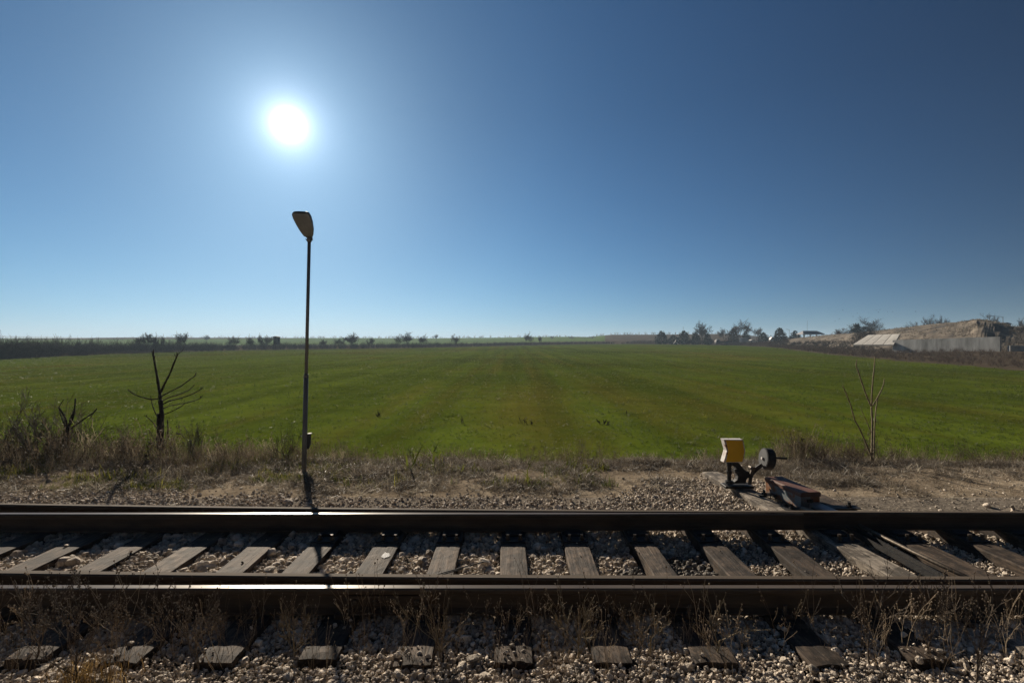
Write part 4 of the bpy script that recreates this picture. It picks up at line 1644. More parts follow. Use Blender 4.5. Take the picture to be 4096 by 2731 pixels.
st0, st1 = at(3474, 1345, 100), at(3604, 1341, 91)
for k in range(4):
    f0, f1 = (k + .04) / 4, (k + .97) / 4
    q = [sl0.lerp(sl1, f0), sl0.lerp(sl1, f1), st0.lerp(st1, f1), st0.lerp(st1, f0)]
    nrm = (q[1] - q[0]).cross(q[3] - q[0]).normalized()
    if nrm.y > 0:
        nrm = -nrm
    V = [p + nrm * .30 for p in q] + [p + nrm * .05 for p in q]
    mb = MB().add([tuple(v) for v in V], [(0, 1, 2, 3), (7, 6, 5, 4), (0, 4, 5, 1), (1, 5, 6, 2), (2, 6, 7, 3), (3, 7, 4, 0)])
    tag(obj('concrete_slab', mb, M['concrete_pale']), '%s of the four pale slabs leaning on the mound' % nmz[k], 'slab', G_S)

# ------------------------------------------------------------------ shed, poles, vehicles
M['tin'] = noise_mat('grey_tin_roof', (.20, .20, .21), (.30, .30, .31), 1.5, .5, metallic=.3)
M['timber_dark'] = noise_mat('dark_timber', (.05, .045, .04), (.09, .08, .07), 3, .9)
sd_d = 186
sa, sb = at(3198, 1336, sd_d), at(3284, 1336, sd_d)
zg = gz((sa.x + sb.x) / 2, sd_d)
zg = max(zg, CZ - (1352 - PY0) / F * sd_d - .4)
ze = sa.z
zr = CZ - (1323 - PY0) / F * sd_d
shed = thing('open_shed', 'open-sided shed with grey hipped tin roof on the skyline', 'shed', ((sa.x + sb.x) / 2, sd_d, zg))
hw = (sb.x - sa.x) / 2
e, r_z = ze - zg, zr - zg
V = [(-hw, -2.4, e), (hw, -2.4, e), (hw, 2.4, e), (-hw, 2.4, e), (-hw + 1.3, 0, r_z), (hw - 1.6, 0, r_z)]
V += [(x, y, z - .14) for x, y, z in V]
obj('roof', MB().add(V, [(0, 1, 5, 4), (2, 3, 4, 5), (7, 6, 10, 11), (9, 8, 11, 10), (0, 6, 7, 1), (1, 7, 8, 2), (2, 8, 9, 3), (3, 9, 6, 0)], [(1, 2, 5), (3, 0, 4), (8, 7, 11), (6, 9, 10)]), M['tin'], shed)
for kx in (-.86, -.3, .3, .86):
    for ky in (-2.1, 2.1):
        obj('post', MB().box(kx * hw - .08, kx * hw + .08, ky - .08, ky + .08, -1.2, e - .15), M['timber_dark'], shed)
for kx in (-.86, -.3, .3, .86):
    obj('brace', MB().tube([(kx * hw, -2.1, e - 1.0), (kx * hw + .55, -2.1, e - .17)], .05, 5).tube([(kx * hw, -2.1, e - 1.0), (kx * hw - .55, -2.1, e - .17)], .05, 5), M['timber_dark'], shed)
obj('railing', MB().box(-.9 * hw, .9 * hw, -2.16, -2.05, .35, .75), M['timber_dark'], shed)


def mast(name, label, cat, px, top, d, r0=.06, arm=None):
    x, y, z = on_ground(px, 1366, d)
    H = CZ - (top - PY0) / F * d - z
    t = thing(name, label, cat, (x, y, z))
    obj('pole', MB().tube([(0, 0, -1), (0, 0, H)], [r0, r0 * .6], 8), M['galv'], t)
    if arm:
        obj('lamp_arm', MB().tube([(0, 0, H - .3), (arm * .3, 0, H), (arm, 0, H + .1)], .05, 6).box(min(arm, arm * 1.7), max(arm, arm * 1.7), -.12, .12, H + .02, H + .16), M['galv'], t)
    return t


mast('thin_mast', 'thin straight mast rising above the double-topped evergreen', 'mast', 2733, 1306, 232, .10)
mast('lamp_pole', 'curved street lamp between two evergreens left of the shed', 'street lamp', 3157, 1318, 208, .09, -.7)
mast('thin_mast', 'tall hair-thin mast rising behind the open shed', 'mast', 3229, 1282, 196, .06)
mast('lamp_pole', 'small twin-armed lamp pole right of the open shed', 'street lamp', 3328, 1329, 196, .08, .8)


def wheel_set(t, xs_, y0, r_, w=.2):
    for x in xs_:
        for y in (y0, -y0):
            wh = obj('wheel', MB().tube([(x, y - w / 2, r_), (x, y + w / 2, r_)], r_, 14), M['tyre'], t)
            obj('rim', MB().tube([(x, y - w / 2 - .01, r_), (x, y - w / 2, r_)], r_ * .55, 10), M['tin'], wh)


def van(label, cat, px, d, L, H, rz, colour='white_paint', name='parked_van'):
    x, y, z = on_ground(px, 1366, d)
    t = thing(name, label, cat, (x, y, z), rz)
    h = L / 2
    obj('body', MB().prism([(-h, .35), (h, .35), (h, H * .5), (h - .35, H * .56), (h - .9, H * .97), (h - 1.1, H), (-h + .1, H), (-h, H * .95)], (1, 0, 0), (0, 0, 1), (0, -.95, 0), (0, 1.9, 0)), M[colour], t)
    obj('windscreen', MB().prism([(h - .42, H * .60), (h - .88, H * .93), (h - 1.7, H * .93), (h - 1.7, H * .60)], (1, 0, 0), (0, 0, 1), (0, -.965, 0), (0, 1.93, 0)), M['glass'], t)
    wheel_set(t, (-h + .8, h - .9), .85, .33)
    return t


def car(label, px, d, rz, colour):
    x, y, z = on_ground(px, 1366, d)
    t = thing('parked_car', label, 'car', (x, y, z), rz)
    obj('body', MB().prism([(-2.1, .3), (2.1, .3), (2.15, .62), (2.0, .80), (1.0, .92), (.45, 1.38), (-.9, 1.45), (-1.7, 1.0), (-2.1, .92)], (1, 0, 0), (0, 0, 1), (0, -.85, 0), (0, 1.7, 0)), M[colour], t)
    obj('side_window', MB().prism([(.78, .94), (.38, 1.30), (-.85, 1.36), (-1.5, .98)], (1, 0, 0), (0, 0, 1), (0, -.862, 0), (0, 1.724, 0)), M['glass'], t)
    wheel_set(t, (-1.3, 1.3), .78, .31)
    return t


M['blue_paint'] = noise_mat('faded_blue_paint', (.05, .09, .16), (.08, .13, .21), 2, .5)
tx, ty, tz = on_ground(2975, 1366, 222)
trl = thing('box_trailer', 'white box trailer parked among the evergreens', 'trailer', (tx, ty, tz), R(4))
obj('body', MB().box(-1.6, 1.6, -1.0, 1.0, .55, 2.45, .08), M['white_paint'], trl)
obj('rear_frame', MB().box(1.62, 1.72, -1.0, 1.0, .55, 2.43), M['timber_dark'], trl)
wheel_set(trl, (-.4, .5), .85, .34)
car('white car parked right of the box trailer', 3012, 222, R(8), 'white_paint')
van('white van half hidden behind the tall ragged evergreen', 'van', 3097, 216, 4.6, 2.3, R(175))
van('dull blue van beside the white van by the shed', 'van', 3081, 224, 4.4, 2.0, R(5), 'blue_paint')
van('white van half hidden between two left evergreens', 'van', 2716, 234, 4.8, 2.2, R(178))
fx_, fy_, fz_ = on_ground(2875, 1366, 224)
fb = thing('flatbed_truck', 'dark flatbed truck with white cab roof in front of the bare trees', 'truck', (fx_, fy_, fz_), R(3))
obj('cab', MB().prism([(-1.6, .5), (0, .5), (0, 2.1), (-1.2, 2.15), (-1.6, 1.3)], (1, 0, 0), (0, 0, 1), (0, -.95, 0), (0, 1.9, 0)), M['steel_dark'], fb)
obj('cab_roof', MB().box(-1.3, 0, -.96, .96, 2.16, 2.42, .06), M['white_paint'], fb)
obj('flatbed', MB().box(.05, 4.6, -1.0, 1.0, .8, 1.5), M['timber_dark'], fb)
wheel_set(fb, (-.9, 3.5), .85, .4)
# sheds at the right edge behind the mound
for px, top, bot, d, wpx, lab in ((4003, 1292, 1304, 128, 34, 'cream hut roof showing behind the mound top'), (4086, 1306, 1328, 120, 40, 'pale shed with dark roof at the right edge of the picture')):
    x = (px - PX0) / F * d
    zt, zb_ = CZ - (top - PY0) / F * d, gz(x, d)
    hw_ = wpx / F * d / 2
    t = thing('farm_shed', lab, 'shed', (x, d, zb_))
    obj('wall', MB().box(-hw_, hw_, -1.5, 1.5, -.5, zt - zb_ - .3), M['concrete_pale'], t)
    obj('roof', MB().prism([(-hw_ - .2, zt - zb_ - .297), (hw_ + .2, zt - zb_ - .297), (hw_ + .2, zt - zb_ - .2), (0, zt - zb_ + .1), (-hw_ - .2, zt - zb_ - .2)], (1, 0, 0), (0, 0, 1), (0, -1.7, 0), (0, 3.4, 0)), M['timber_dark'], t)
mast('utility_pole', 'pole with a crossbar behind the highest top of the mound', 'pole', 4012, 1266, 128, .09, -2.2)

# birds
bm_ = MB()
bm_.tube([(-.28, 0, 0), (-.1, 0, .03), (.12, 0, .03), (.26, 0, .02)], [.01, .07, .07, .015], 6)
for s_ in (-1, 1):
    bm_.add([(-.05, 0, .04), (.10, 0, .04), (.04, s_ * .28, .16), (-.06, s_ * .28, .15), (-.04, s_ * .62, .06), (.0, s_ * .62, .06)], [(0, 1, 2, 3), (3, 2, 5, 4)])
bird_me = make_mesh('bird', *bm_.arrays())
bird_me.materials.append(M['steel_dark'])
for k, (px, py) in enumerate(((3371, 1241), (3407, 1255), (3412, 1266), (3430, 1253), (3505, 1241), (3514, 1249), (3550, 1247), (3570, 1247), (3663, 1246), (3340, 1285), (3357, 1275), (3520, 1238), (3475, 1250))):
    o = obj('bird', bird_me, None, loc=at(px, py, 150 + 7 * (k % 4)))
    o.rotation_euler = (.2 * math.sin(k), .1 * math.cos(k), 1.1 * k)
    o.scale = (.6, .6, .6)
    tag(o, 'tiny dark bird of the loose flock flying over the big bare tree', 'bird', 'flock of birds over the bare tree')


# ------------------------------------------------------------------ young trees on the near side of the field
def traced(mb, pts, d, r0, r1, seed, jit=.05, n=8, z=None):
    """a limb through picture points, each limb with its own depth offset so that the tree is round"""
    r_ = np.random.default_rng(seed)
    dd = d if isinstance(d, (list, tuple)) else [d] * len(pts)
    P = np.array([tuple(at(px, py, q)) for (px, py), q in zip(pts, dd)])
    t = np.linspace(0, len(P) - 1, (len(P) - 1) * n + 1)
    S = np.stack([np.interp(t, np.arange(len(P)), P[:, k]) for k in range(3)], 1)
    for _ in range(3):
        S[1:-1] = (S[:-2] + S[1:-1] * 2 + S[2:]) / 4
    k = np.linspace(r0, r1, len(S)) * (1 + .13 * r_.standard_normal(len(S)))
    mb.tube(S, k, 7)
    return mb


def z5(x, y):   # from the enlarged picture of the pruned tree
    return (480 + x / 3.267, 1380 + y / 3.267)


D5 = 9.0
base5 = at(644, 1765, D5)
pt = thing('pruned_tree', 'hard-pruned young tree with two bare uprights and curved side branches', 'tree', (0, 0, 0))
tr5 = MB()
traced(tr5, [(644, 1800), z5(535, 1150), z5(545, 900), z5(525, 700), z5(520, 650)], D5, .052, .028, 1)
traced(tr5, [(636, 1790), z5(515, 1120), z5(500, 1000), z5(508, 890)], D5 - .02, .048, .026, 2)
obj('trunk', tr5, M['bark_dark'], pt, smooth=True)
limbs = [
    ([z5(520, 650), z5(490, 450), z5(455, 250), z5(440, 170), z5(425, 80)], [9, 9.02, 9.05, 9.06, 9.07], .024, .014),
    ([z5(438, 180), z5(440, 55)], [9.06, 9.06], .009, .006), ([z5(440, 185), z5(460, 140)], [9.06, 9.04], .009, .007),
    ([z5(522, 645), z5(580, 510), z5(650, 380), z5(715, 210), z5(745, 145), z5(748, 95)], [9, 8.95, 8.9, 8.85, 8.83, 8.82], .019, .009),
    ([z5(732, 165), z5(712, 115)], [8.84, 8.82], .008, .006), ([z5(745, 150), z5(765, 115), z5(815, 75), z5(842, 15)], [8.83, 8.82, 8.8, 8.8], .007, .002),
    ([z5(530, 675), z5(650, 610), z5(800, 535), z5(900, 460), z5(980, 405), z5(995, 362)], [9, 8.85, 8.7, 8.6, 8.5, 8.5], .011, .008),
    ([z5(540, 740), z5(620, 690), z5(800, 635), z5(900, 590), z5(975, 518)], [9, 9.1, 9.2, 9.3, 9.35], .011, .008),
    ([z5(545, 780), z5(640, 730), z5(820, 685), z5(960, 635), z5(1050, 580), z5(1085, 553)], [9, 8.95, 8.9, 8.8, 8.75, 8.7], .011, .007),
    ([z5(1055, 578), z5(1058, 545)], [8.75, 8.75], .007, .006),
    ([z5(555, 830), z5(660, 790), z5(850, 760), z5(980, 725), z5(1050, 695), z5(1085, 655)], [9, 9.1, 9.25, 9.3, 9.35, 9.4], .010, .007),
    ([z5(1050, 695), z5(1055, 660)], [9.35, 9.35], .007, .006),
    ([z5(565, 912), z5(700, 855), z5(800, 800), z5(845, 765), z5(845, 735)], [9, 8.9, 8.8, 8.8, 8.8], .009, .006),
    ([z5(508, 698), z5(420, 712), z5(280, 680), z5(180, 640), z5(115, 595), z5(108, 575)], [9, 8.95, 8.85, 8.8, 8.75, 8.75], .012, .007),
    ([z5(490, 940), z5(460, 880), z5(425, 790), z5(405, 700), z5(403, 660)], [9, 9, 9.05, 9.1, 9.1], .011, .006),
    ([z5(492, 1110), z5(440, 1020), z5(380, 960), z5(325, 920)], [9, 8.95, 8.85, 8.8], .009, .005), ([z5(352, 935), z5(345, 905)], [8.83, 8.83], .006, .004),
    ([z5(630, 1210), z5(625, 1100), z5(620, 970)], [8.9, 8.9, 8.9], .012, .010),
]
cr5 = MB()
for k, (pts, dd, r0, r1) in enumerate(limbs):
    traced(cr5, pts, dd, r0, r1, 10 + k)
obj('crown', cr5, M['bark_dark'], pt, smooth=True)


def z6(x, y):
    return (3320 + x / 3.136, 1400 + y / 3.136)


D6 = 8.35
sp6 = thing('bare_sapling', 'tan bare sapling with five upright stems at the right of the field', 'tree', (0, 0, 0))
t6 = MB()
traced(t6, [z6(530, 1510), z6(522, 1350), z6(528, 1200), z6(532, 900), z6(520, 710)], D6, .021, .014, 31)
obj('trunk', t6, M['bark_tan'], sp6, smooth=True)
c6 = MB()
for k, (pts, dd, r0, r1) in enumerate([
        ([z6(522, 700), z6(525, 560), z6(540, 360), z6(555, 220), z6(565, 85)], [8.35, 8.35, 8.36, 8.37, 8.38], .012, .005),
        ([z6(512, 700), z6(445, 540), z6(400, 410), z6(345, 240), z6(328, 205), z6(334, 118)], [8.35, 8.3, 8.27, 8.22, 8.2, 8.2], .011, .005),
        ([z6(535, 700), z6(600, 590), z6(650, 490), z6(672, 430), z6(684, 355)], [8.35, 8.4, 8.45, 8.48, 8.5], .010, .005),
        ([z6(545, 1400), z6(552, 1240), z6(558, 1000), z6(575, 760), z6(600, 600)], [8.36, 8.40, 8.44, 8.47, 8.5], .011, .007),
        ([z6(515, 1320), z6(440, 1140), z6(360, 960), z6(308, 880), z6(260, 690), z6(200, 540), z6(158, 445)], [8.35, 8.3, 8.2, 8.15, 8.1, 8.05, 8.0], .012, .005),
        ([z6(515, 1030), z6(470, 920), z6(420, 810), z6(378, 715)], [8.35, 8.38, 8.42, 8.45], .007, .003)]):
    traced(c6, pts, dd, r0 * 1.15, r1 * 1.3, 40 + k)
obj('crown', c6, M['bark_tan'], sp6, smooth=True)


def z1(x, y):
    return (x / 2.613, 1400 + y / 2.613)


stp = thing('pollard_stump', 'cut-back stump with four thick bare shoots among left bushes', 'tree', (0, 0, 0))
s1 = MB()
traced(s1, [z1(680, 1010), z1(690, 900), z1(705, 830)], 9.0, .035, .030, 61)
obj('trunk', s1, M['bark_dark'], stp, smooth=True)
s2 = MB()
for k, (pts, dd, r0, r1) in enumerate([
        ([z1(703, 835), z1(690, 730), z1(650, 650), z1(612, 595)], [9, 8.95, 8.9, 8.85], .018, .012), ([z1(612, 598), z1(668, 515)], [8.85, 8.8], .008, .005),
        ([z1(700, 835), z1(665, 760), z1(640, 690), z1(618, 620)], [9, 9.05, 9.1, 9.15], .013, .009),
        ([z1(708, 830), z1(745, 700), z1(780, 620), z1(788, 505)], [9, 9.05, 9.1, 9.1], .020, .012),
        ([z1(712, 830), z1(760, 720), z1(785, 620)], [9, 8.9, 8.85], .014, .009),
        ([z1(712, 838), z1(810, 770), z1(920, 690), z1(985, 650), z1(1010, 612)], [9, 8.9, 8.8, 8.75, 8.7], .014, .009)]):
    traced(s2, pts, dd, r0, r1, 70 + k)
obj('crown', s2, M['bark_dark'], stp, smooth=True)

M['bush'] = noise_mat('brown_bush_twigs', (.070, .055, .042), (.14, .108, .08), 3, .95)


def bush(label, px, py_base, py_top, d, seed, stems=14, wide=.6, mat='bush', levels=4, kids_=3):
    p = at(px, py_base, d)
    zb_ = gz(p.x, d)
    H = CZ - (py_top - PY0) / F * d - zb_
    V, Q, T = twiggy_shrub(1.0, seed, stems, levels, kids_, .0022, .55, wide)
    V = V * H
    o = obj('bush', (V, Q, T), M[mat], loc=(p.x, d, zb_))
    return tag(o, label, 'bush', 'bare bushes on the bank')


bush('tall spreading bare bush cut by the left picture edge', -40, 1850, 1560, 8.6, 301, 12, .7)
bush('dense brown bush left of the pollard stump', 170, 1850, 1605, 8.9, 302, 18, .6)
bush('loose twiggy bush right behind the pollard stump', 300, 1850, 1640, 9.1, 303, 14, .7)
bush('small twiggy bush at the foot of the pruned tree, left side', 490, 1850, 1690, 9.0, 304, 8, .5)
bush('leaning twiggy bush right of the pruned tree', 790, 1850, 1690, 8.9, 305, 10, .7)
bush('small reddish twiggy bush left of the right-hand sapling', 3215, 1860, 1750, 8.5, 306, 11, .7, 'twig_brown')
bush('low pale twiggy bush at the foot of the right-hand sapling', 3420, 1880, 1770, 8.2, 307, 12, .8, 'twig_brown')
bush('low tangle of twigs behind the counterweight', 3300, 1880, 1770, 8.0, 308, 12, .8, 'twig_brown')
bush('small bush standing left of the lamp post', 1140, 1880, 1715, 8.6, 309, 9, .5)

# ------------------------------------------------------------------ weeds and grasses
def weed_template(seed, H=1.0, stems=5, lean=.35, kids_=3, levels=1, rmin=.0035, buds=0, bud_r=.012, ratio=.45, ang_=.5, leaves=0, sides=2, stem_r=.007):
    r_ = np.random.default_rng(seed)
    mb, tips = MB(), []
    for _ in range(stems):
        az = r_.uniform(0, 2 * math.pi)
        a = r_.uniform(.02, lean)
        d = (math.sin(a) * math.cos(az), math.sin(a) * math.sin(az), math.cos(a))
        grow(mb, (r_.normal(0, .03), r_.normal(0, .03), -.04), d, H * r_.uniform(.5, 1), stem_r * H, levels, r_, kids_, ang_, ratio, .10, .02, sides, rmin, tips, .4)
    if buds:
        for t in tips:
            v, f = ICO0
            mb.add(v * (bud_r, bud_r, bud_r * 1.35) * r_.uniform(.7, 1.2) + t, None, f)
    if leaves:
        V = mb.arrays()[0]
        c = V[r_.integers(0, len(V), leaves)]
        lv_, lq, _ = leaf_cloud(c, r_, leaves, H * .026, H * .03)
        mb.add(lv_, lq)
    V, Q, T = mb.arrays()
    return V * (H / np.percentile(V[:, 2], 99)), Q, T


def litter_template(seed, n=16, L=.17, w=.0024):
    """limp dry blades lying every way"""
    r_ = np.random.default_rng(seed)
    mb = MB()
    for _ in range(n):
        az, el = r_.uniform(0, 2 * math.pi), abs(r_.normal(.35, .45))
        d = np.array((math.cos(az) * math.cos(el), math.sin(az) * math.cos(el), math.sin(el)))
        p = np.array((r_.normal(0, .05), r_.normal(0, .05), 0))
        l_ = L * r_.uniform(.4, 1.2)
        s = np.cross(d, r_.standard_normal(3))
        s = s / np.linalg.norm(s) * w * r_.uniform(.6, 1.4)
        m_ = p + d * l_ * .55
        e_ = p + d * l_ + np.array((0, 0, -l_ * r_.uniform(0, .5)))
        mb.add([p - s, p + s, m_ + s * .8, m_ - s * .8, e_], [(0, 1, 2, 3)], [(3, 2, 4)])
    return mb.arrays()


def tuft_template(seed, n=9, L=1.0, w=.05, lean=.5):
    r_ = np.random.default_rng(seed)
    mb = MB()
    for _ in range(n):
        az, a = r_.uniform(0, 2 * math.pi), abs(r_.normal(0, lean))
        d = np.array((math.sin(a) * math.cos(az), math.sin(a) * math.sin(az), math.cos(a)))
        p = np.array((r_.normal(0, .22), r_.normal(0, .22), -.05))
        l_ = L * r_.uniform(.55, 1.1)
        s = np.array((math.cos(az + 1.57 + r_.normal(0, .6)), math.sin(az + 1.57), 0)) * w
        m_ = p + d * l_ * .55
        e_ = p + d * l_ + np.array((math.cos(az), math.sin(az), -.4)) * l_ * r_.uniform(.05, .4)
        mb.add([p - s, p + s, m_ + s * .8, m_ - s * .8, e_], [(0, 1, 2, 3)], [(3, 2, 4)])
    return mb.arrays()


M['dry_weed'] = attr_ramp_mat('dead_weed_stalks', [(0, (.042, .034, .024)), (.5, (.090, .070, .050)), (.85, (.165, .13, .09)), (1, (.38, .32, .225))], .45, .7)
M['straw'] = attr_ramp_mat('straw_litter', [(0, (.068, .055, .041)), (.5, (.165, .136, .102)), (.85, (.29, .25, .19)), (1, (.50, .45, .36))], .3, .55, spec=.4)
M['stalk'] = attr_ramp_mat('pale_dead_stalks', [(0, (.12, .088, .058)), (.5, (.24, .18, .12)), (1, (.46, .37, .26))], .3, .6)
M['green_weed'] = attr_ramp_mat('green_bank_weeds', [(0, (.036, .048, .010)), (.5, (.085, .098, .017)), (1, (.19, .17, .035))], .55)
M['crop'] = attr_ramp_mat('young_crop_blades', [(0, (.043, .067, .007)), (.5, (.062, .090, .010)), (1, (.092, .120, .015))], .60, .48,
                          [(0, (.073, .070, .009)), (.6, (.122, .116, .016)), (1, (.19, .16, .032))], .42, .06)

weeds = [weed_template(500 + k, 1, 3 + k % 4, .4, 3, 1 + (k % 2), .0030, 1 if k % 3 == 0 else 0, .011, leaves=(14, 34, 6)[k % 3]) for k in range(12)]
litter = [litter_template(540 + k, 28) for k in range(8)]
tufts = [tuft_template(560 + k) for k in range(8)]


def weed_h(x, y):
    """how tall the bank's weeds stand: high on the left, low in the middle"""
    e_ = np.interp(x, [-11, -6.5, -4.5, -3.4, -2.6, 0, 2.5, 3.5, 5.5, 9, 11], [.36, .32, .26, .22, .18, .15, .16, .20, .24, .18, .16])
    return e_ * (.55 + .75 * np.exp(-((y - 8.7) / .9) ** 2))


def sow(n, x0, x1, y0, y1, keep=None):
    X, Y = rng.uniform(x0, x1, n), rng.uniform(y0, y1, n)
    if keep is not None:
        k = keep(X, Y)
        X, Y = X[k], Y[k]
    return X, Y


def spread(name, label, cat, tmpl, X, Y, S, mat, zoff=0.0, tilt=.15, zs=None):
    n = len(X)
    P = np.stack((X, Y, ground_z(X, Y) + zoff), 1)
    mesh, at_ = scatter(tmpl, rng.integers(0, len(tmpl), n), P, rng.uniform(0, 6.28, n), S, tilt=rng.normal(0, tilt, n), zs=zs)
    if mat is M['crop']:
        at_['dry'] = dryness(mesh[0][:, 0], mesh[0][:, 1])
    return tag(obj(name, mesh, mat, attrs=at_), label, cat, None, 'stuff')


def clump(x, y, s, k, seed):
    return vnoise(x / s, y / s, seed) + .5 > k


away = lambda x, y: ~((np.abs(x - 3.35) < .75) & (y < 7.45)) & ~((np.abs(x + 3.29) < .12) & (np.abs(y - 7.7) < .2))
X, Y = sow(3600, -12.5, 12.5, 8.0, 10.3, lambda x, y: (y > 8.15 + .35 * vnoise(x / .6, x * 0, 71) - .6 * sstep(-2.4, -4.5, x)) & away(x, y))
S = weed_h(X, Y) * np.exp(np.clip(.3 * rng.standard_normal(len(X)), -.8, .45)) * (1 + 1.1 * vnoise(X / .55, Y / .9, 72) + .5 * vnoise(X / 1.8, Y / 2, 73))
spread('bank_weeds', 'brown dead weeds massed on the bank before the green field', 'weeds', weeds, X, Y, S, M['dry_weed'])
X, Y = sow(1500, -12.5, -1.8, 7.0, 9.2, lambda x, y: (rng.random(len(x)) < sstep(-2.0, -4.2, x) * sstep(6.9, 7.6, y + .3 * vnoise(x / .5, y * 0, 3))) & away(x, y))
spread('bank_weeds', 'taller brown weed thicket on the left bank around the lamp', 'weeds', weeds, X, Y, .75 * weed_h(X, Y) * np.exp(np.clip(.3 * rng.standard_normal(len(X)), -.8, .4)) * (1 + 1.2 * vnoise(X / .5, Y / .6, 74)), M['dry_weed'])
X, Y = sow(1500, -11, 11, 6.4, 8.4, lambda x, y: (clump(x, y, .9, .5, 77)) & away(x, y))
spread('verge_weeds', 'sparse low dead weeds on the dry verge', 'weeds', weeds, X, Y, .11 * np.exp(np.clip(.4 * rng.standard_normal(len(X)), -1, .8)), M['dry_weed'], tilt=.5)
X, Y = sow(30000, -12, 12, 6.0, 9.2, lambda x, y: (rng.random(len(x)) < np.clip(1.5 * (vnoise(x / .8, y / .5, 81) + .30) + .5 * vnoise(x / .25, y / .2, 82) + sstep(7.2, 8.3, y) * .6, .03, 1) *
                                                  sstep(6.2, 7.2, y + .7 * vnoise(x / .7, y * 0, 83)) * (1 - .85 * sstep(4.8, 6.2, x) * (1 - sstep(8.0, 8.4, y)))) & away(x, y))
spread('dry_grass', 'matted dry grass and straw on the verge beyond the rails', 'grass', litter, X, Y, .62 * np.exp(.35 * rng.standard_normal(len(X))), M['straw'], .003)
X, Y = sow(26000, -12, 1.5, 6.6, 9.2, lambda x, y: (rng.random(len(x)) < (.9 * sstep(-1.5, -4.0, x) + .35) * np.clip(2 * vnoise(x / .7, y / .45, 91) + .50, 0, 1) * sstep(6.5, 7.0, y)) & away(x, y))
spread('bank_greenery', 'low green grass and leaves under the left bank weeds', 'greenery', [tuft_template(590 + k, 12, 1.0, .022, .75) for k in range(6)], X, Y, .075 * np.exp(.4 * rng.standard_normal(len(X))), M['green_weed'])
gi, gj = rng.integers(0, 22, 9000), rng.integers(30, 218, 9000)
gp = mv[gi, gj] + rng.normal(0, .8, (9000, 3)) * (1, 1, 0)
ga_ = mv[gi, gj]
gb_ = mv[np.minimum(gi + 1, 33), gj]
gc_ = mv[gi, np.minimum(gj + 1, 219)]
fu, fv = rng.random((9000, 1)), rng.random((9000, 1))
gp = ga_ + (gb_ - ga_) * fu + (gc_ - ga_) * fv
keepg = vnoise(gp[:, 0] / 2.5, gp[:, 1] / 3.5, 66) + .35 * vnoise(gp[:, 0] / .9, gp[:, 1] / .9, 67) > -.02
gp = gp[keepg]
mesh, at_ = scatter(tufts, rng.integers(0, len(tufts), len(gp)), gp, rng.uniform(0, 6.28, len(gp)), .22 * np.exp(.35 * rng.standard_normal(len(gp))))
tag(obj('mound_grass', mesh, M['straw'], attrs=at_), 'patchy dead grass on the slope of the earth mound', 'grass', None, 'stuff')
# crop: blades where they can be told apart, thinning with distance
CX, CY, CS = [], [], []
for (y0, y1, dens, s_) in ((9.9, 16, 60, .060), (16, 26, 26, .075), (26, 45, 11, .095), (45, 80, 5, .12), (80, 140, 1.3, .16)):
    xm = y1 * 1.18
    n = int(2 * xm * (y1 - y0) * dens)
    x, y = sow(n, -xm, xm, y0, y1, lambda x, y: (border_dist(x, y) < -.3) & (np.abs(x) < y * 1.14 + 1) & (rng.random(len(x)) < .80 + .9 * vnoise(x / .9, y / .9, 61) + .5 * vnoise(x / 3.3, y / 3.3, 62) - .45 * dryness(x, y)))
    CX.append(x)
    CY.append(y)
    CS.append(s_ * np.exp(.3 * rng.standard_normal(len(x)) + .5 * vnoise(x / 1.2, y / 1.2, 63)))
CX, CY, CS = map(np.concatenate, (CX, CY, CS))
tag(spread('crop_grass', 'short bright green young crop covering the whole field', 'grass', tufts, CX, CY, CS, M['crop'], -.005), None)
# dead stalks standing in the crop
G_D = 'dark dead stalks in the field'
for k, (px, py, lab) in enumerate(((1850, 1690, 'upright pair of dark dead stalks in the crop, left of centre'), (2092, 1690, 'forked dark dead weed in the crop at the centre'),
                                   (2118, 1692, 'low dark dead weed beside the forked one'), (2410, 1692, 'dark flattened dead clump in the crop right of centre'),
                                   (1516, 1662, 'lone short dead stalk in the crop right of the lamp'), (2505, 1655, 'small dark dead stalk left of the yellow target'))):
    zf = -.66
    d = F * (CZ - zf) / (py - PY0)
    x = (px - PX0) / F * d
    V, Q, T = weed_template(700 + k, .25 if k < 2 else .16, 4, .3 if k < 2 else .8, 3, 1, .008, sides=3)
    tag(obj('dead_weed', (V, Q, T), M['bark_dark'], loc=(x, d, gz(x, d))), lab, 'weed', G_D)

# weeds standing in the ballast before the front rail
bw = [weed_template(800 + k, 1, 2 + k % 3, .38, 3, 2 if k % 2 else 1, .0026, 1, .012, .42, .45, sides=3, stem_r=.0042) for k in range(10)]
X, Y = sow(330, -3.9, 3.9, 2.72, 3.36, lambda x, y: (rng.random(len(x)) < .50 + .4 * np.exp(-((x - .1) / 1.2) ** 2) + .3 * sstep(-.8, -2.5, x)))
n = len(X)
mesh, at_ = scatter(bw, rng.integers(0, len(bw), n), np.stack((X, Y, bedz(X, Y)), 1), rng.uniform(0, 6.28, n), .33 * np.exp(np.clip(.28 * rng.standard_normal(n), -.7, .4)), tilt=rng.normal(0, .12, n))
tag(obj('ballast_weeds', mesh, M['stalk'], attrs=at_), 'thin dry weed stalks with round seed heads before the front rail', 'weeds', None, 'stuff')


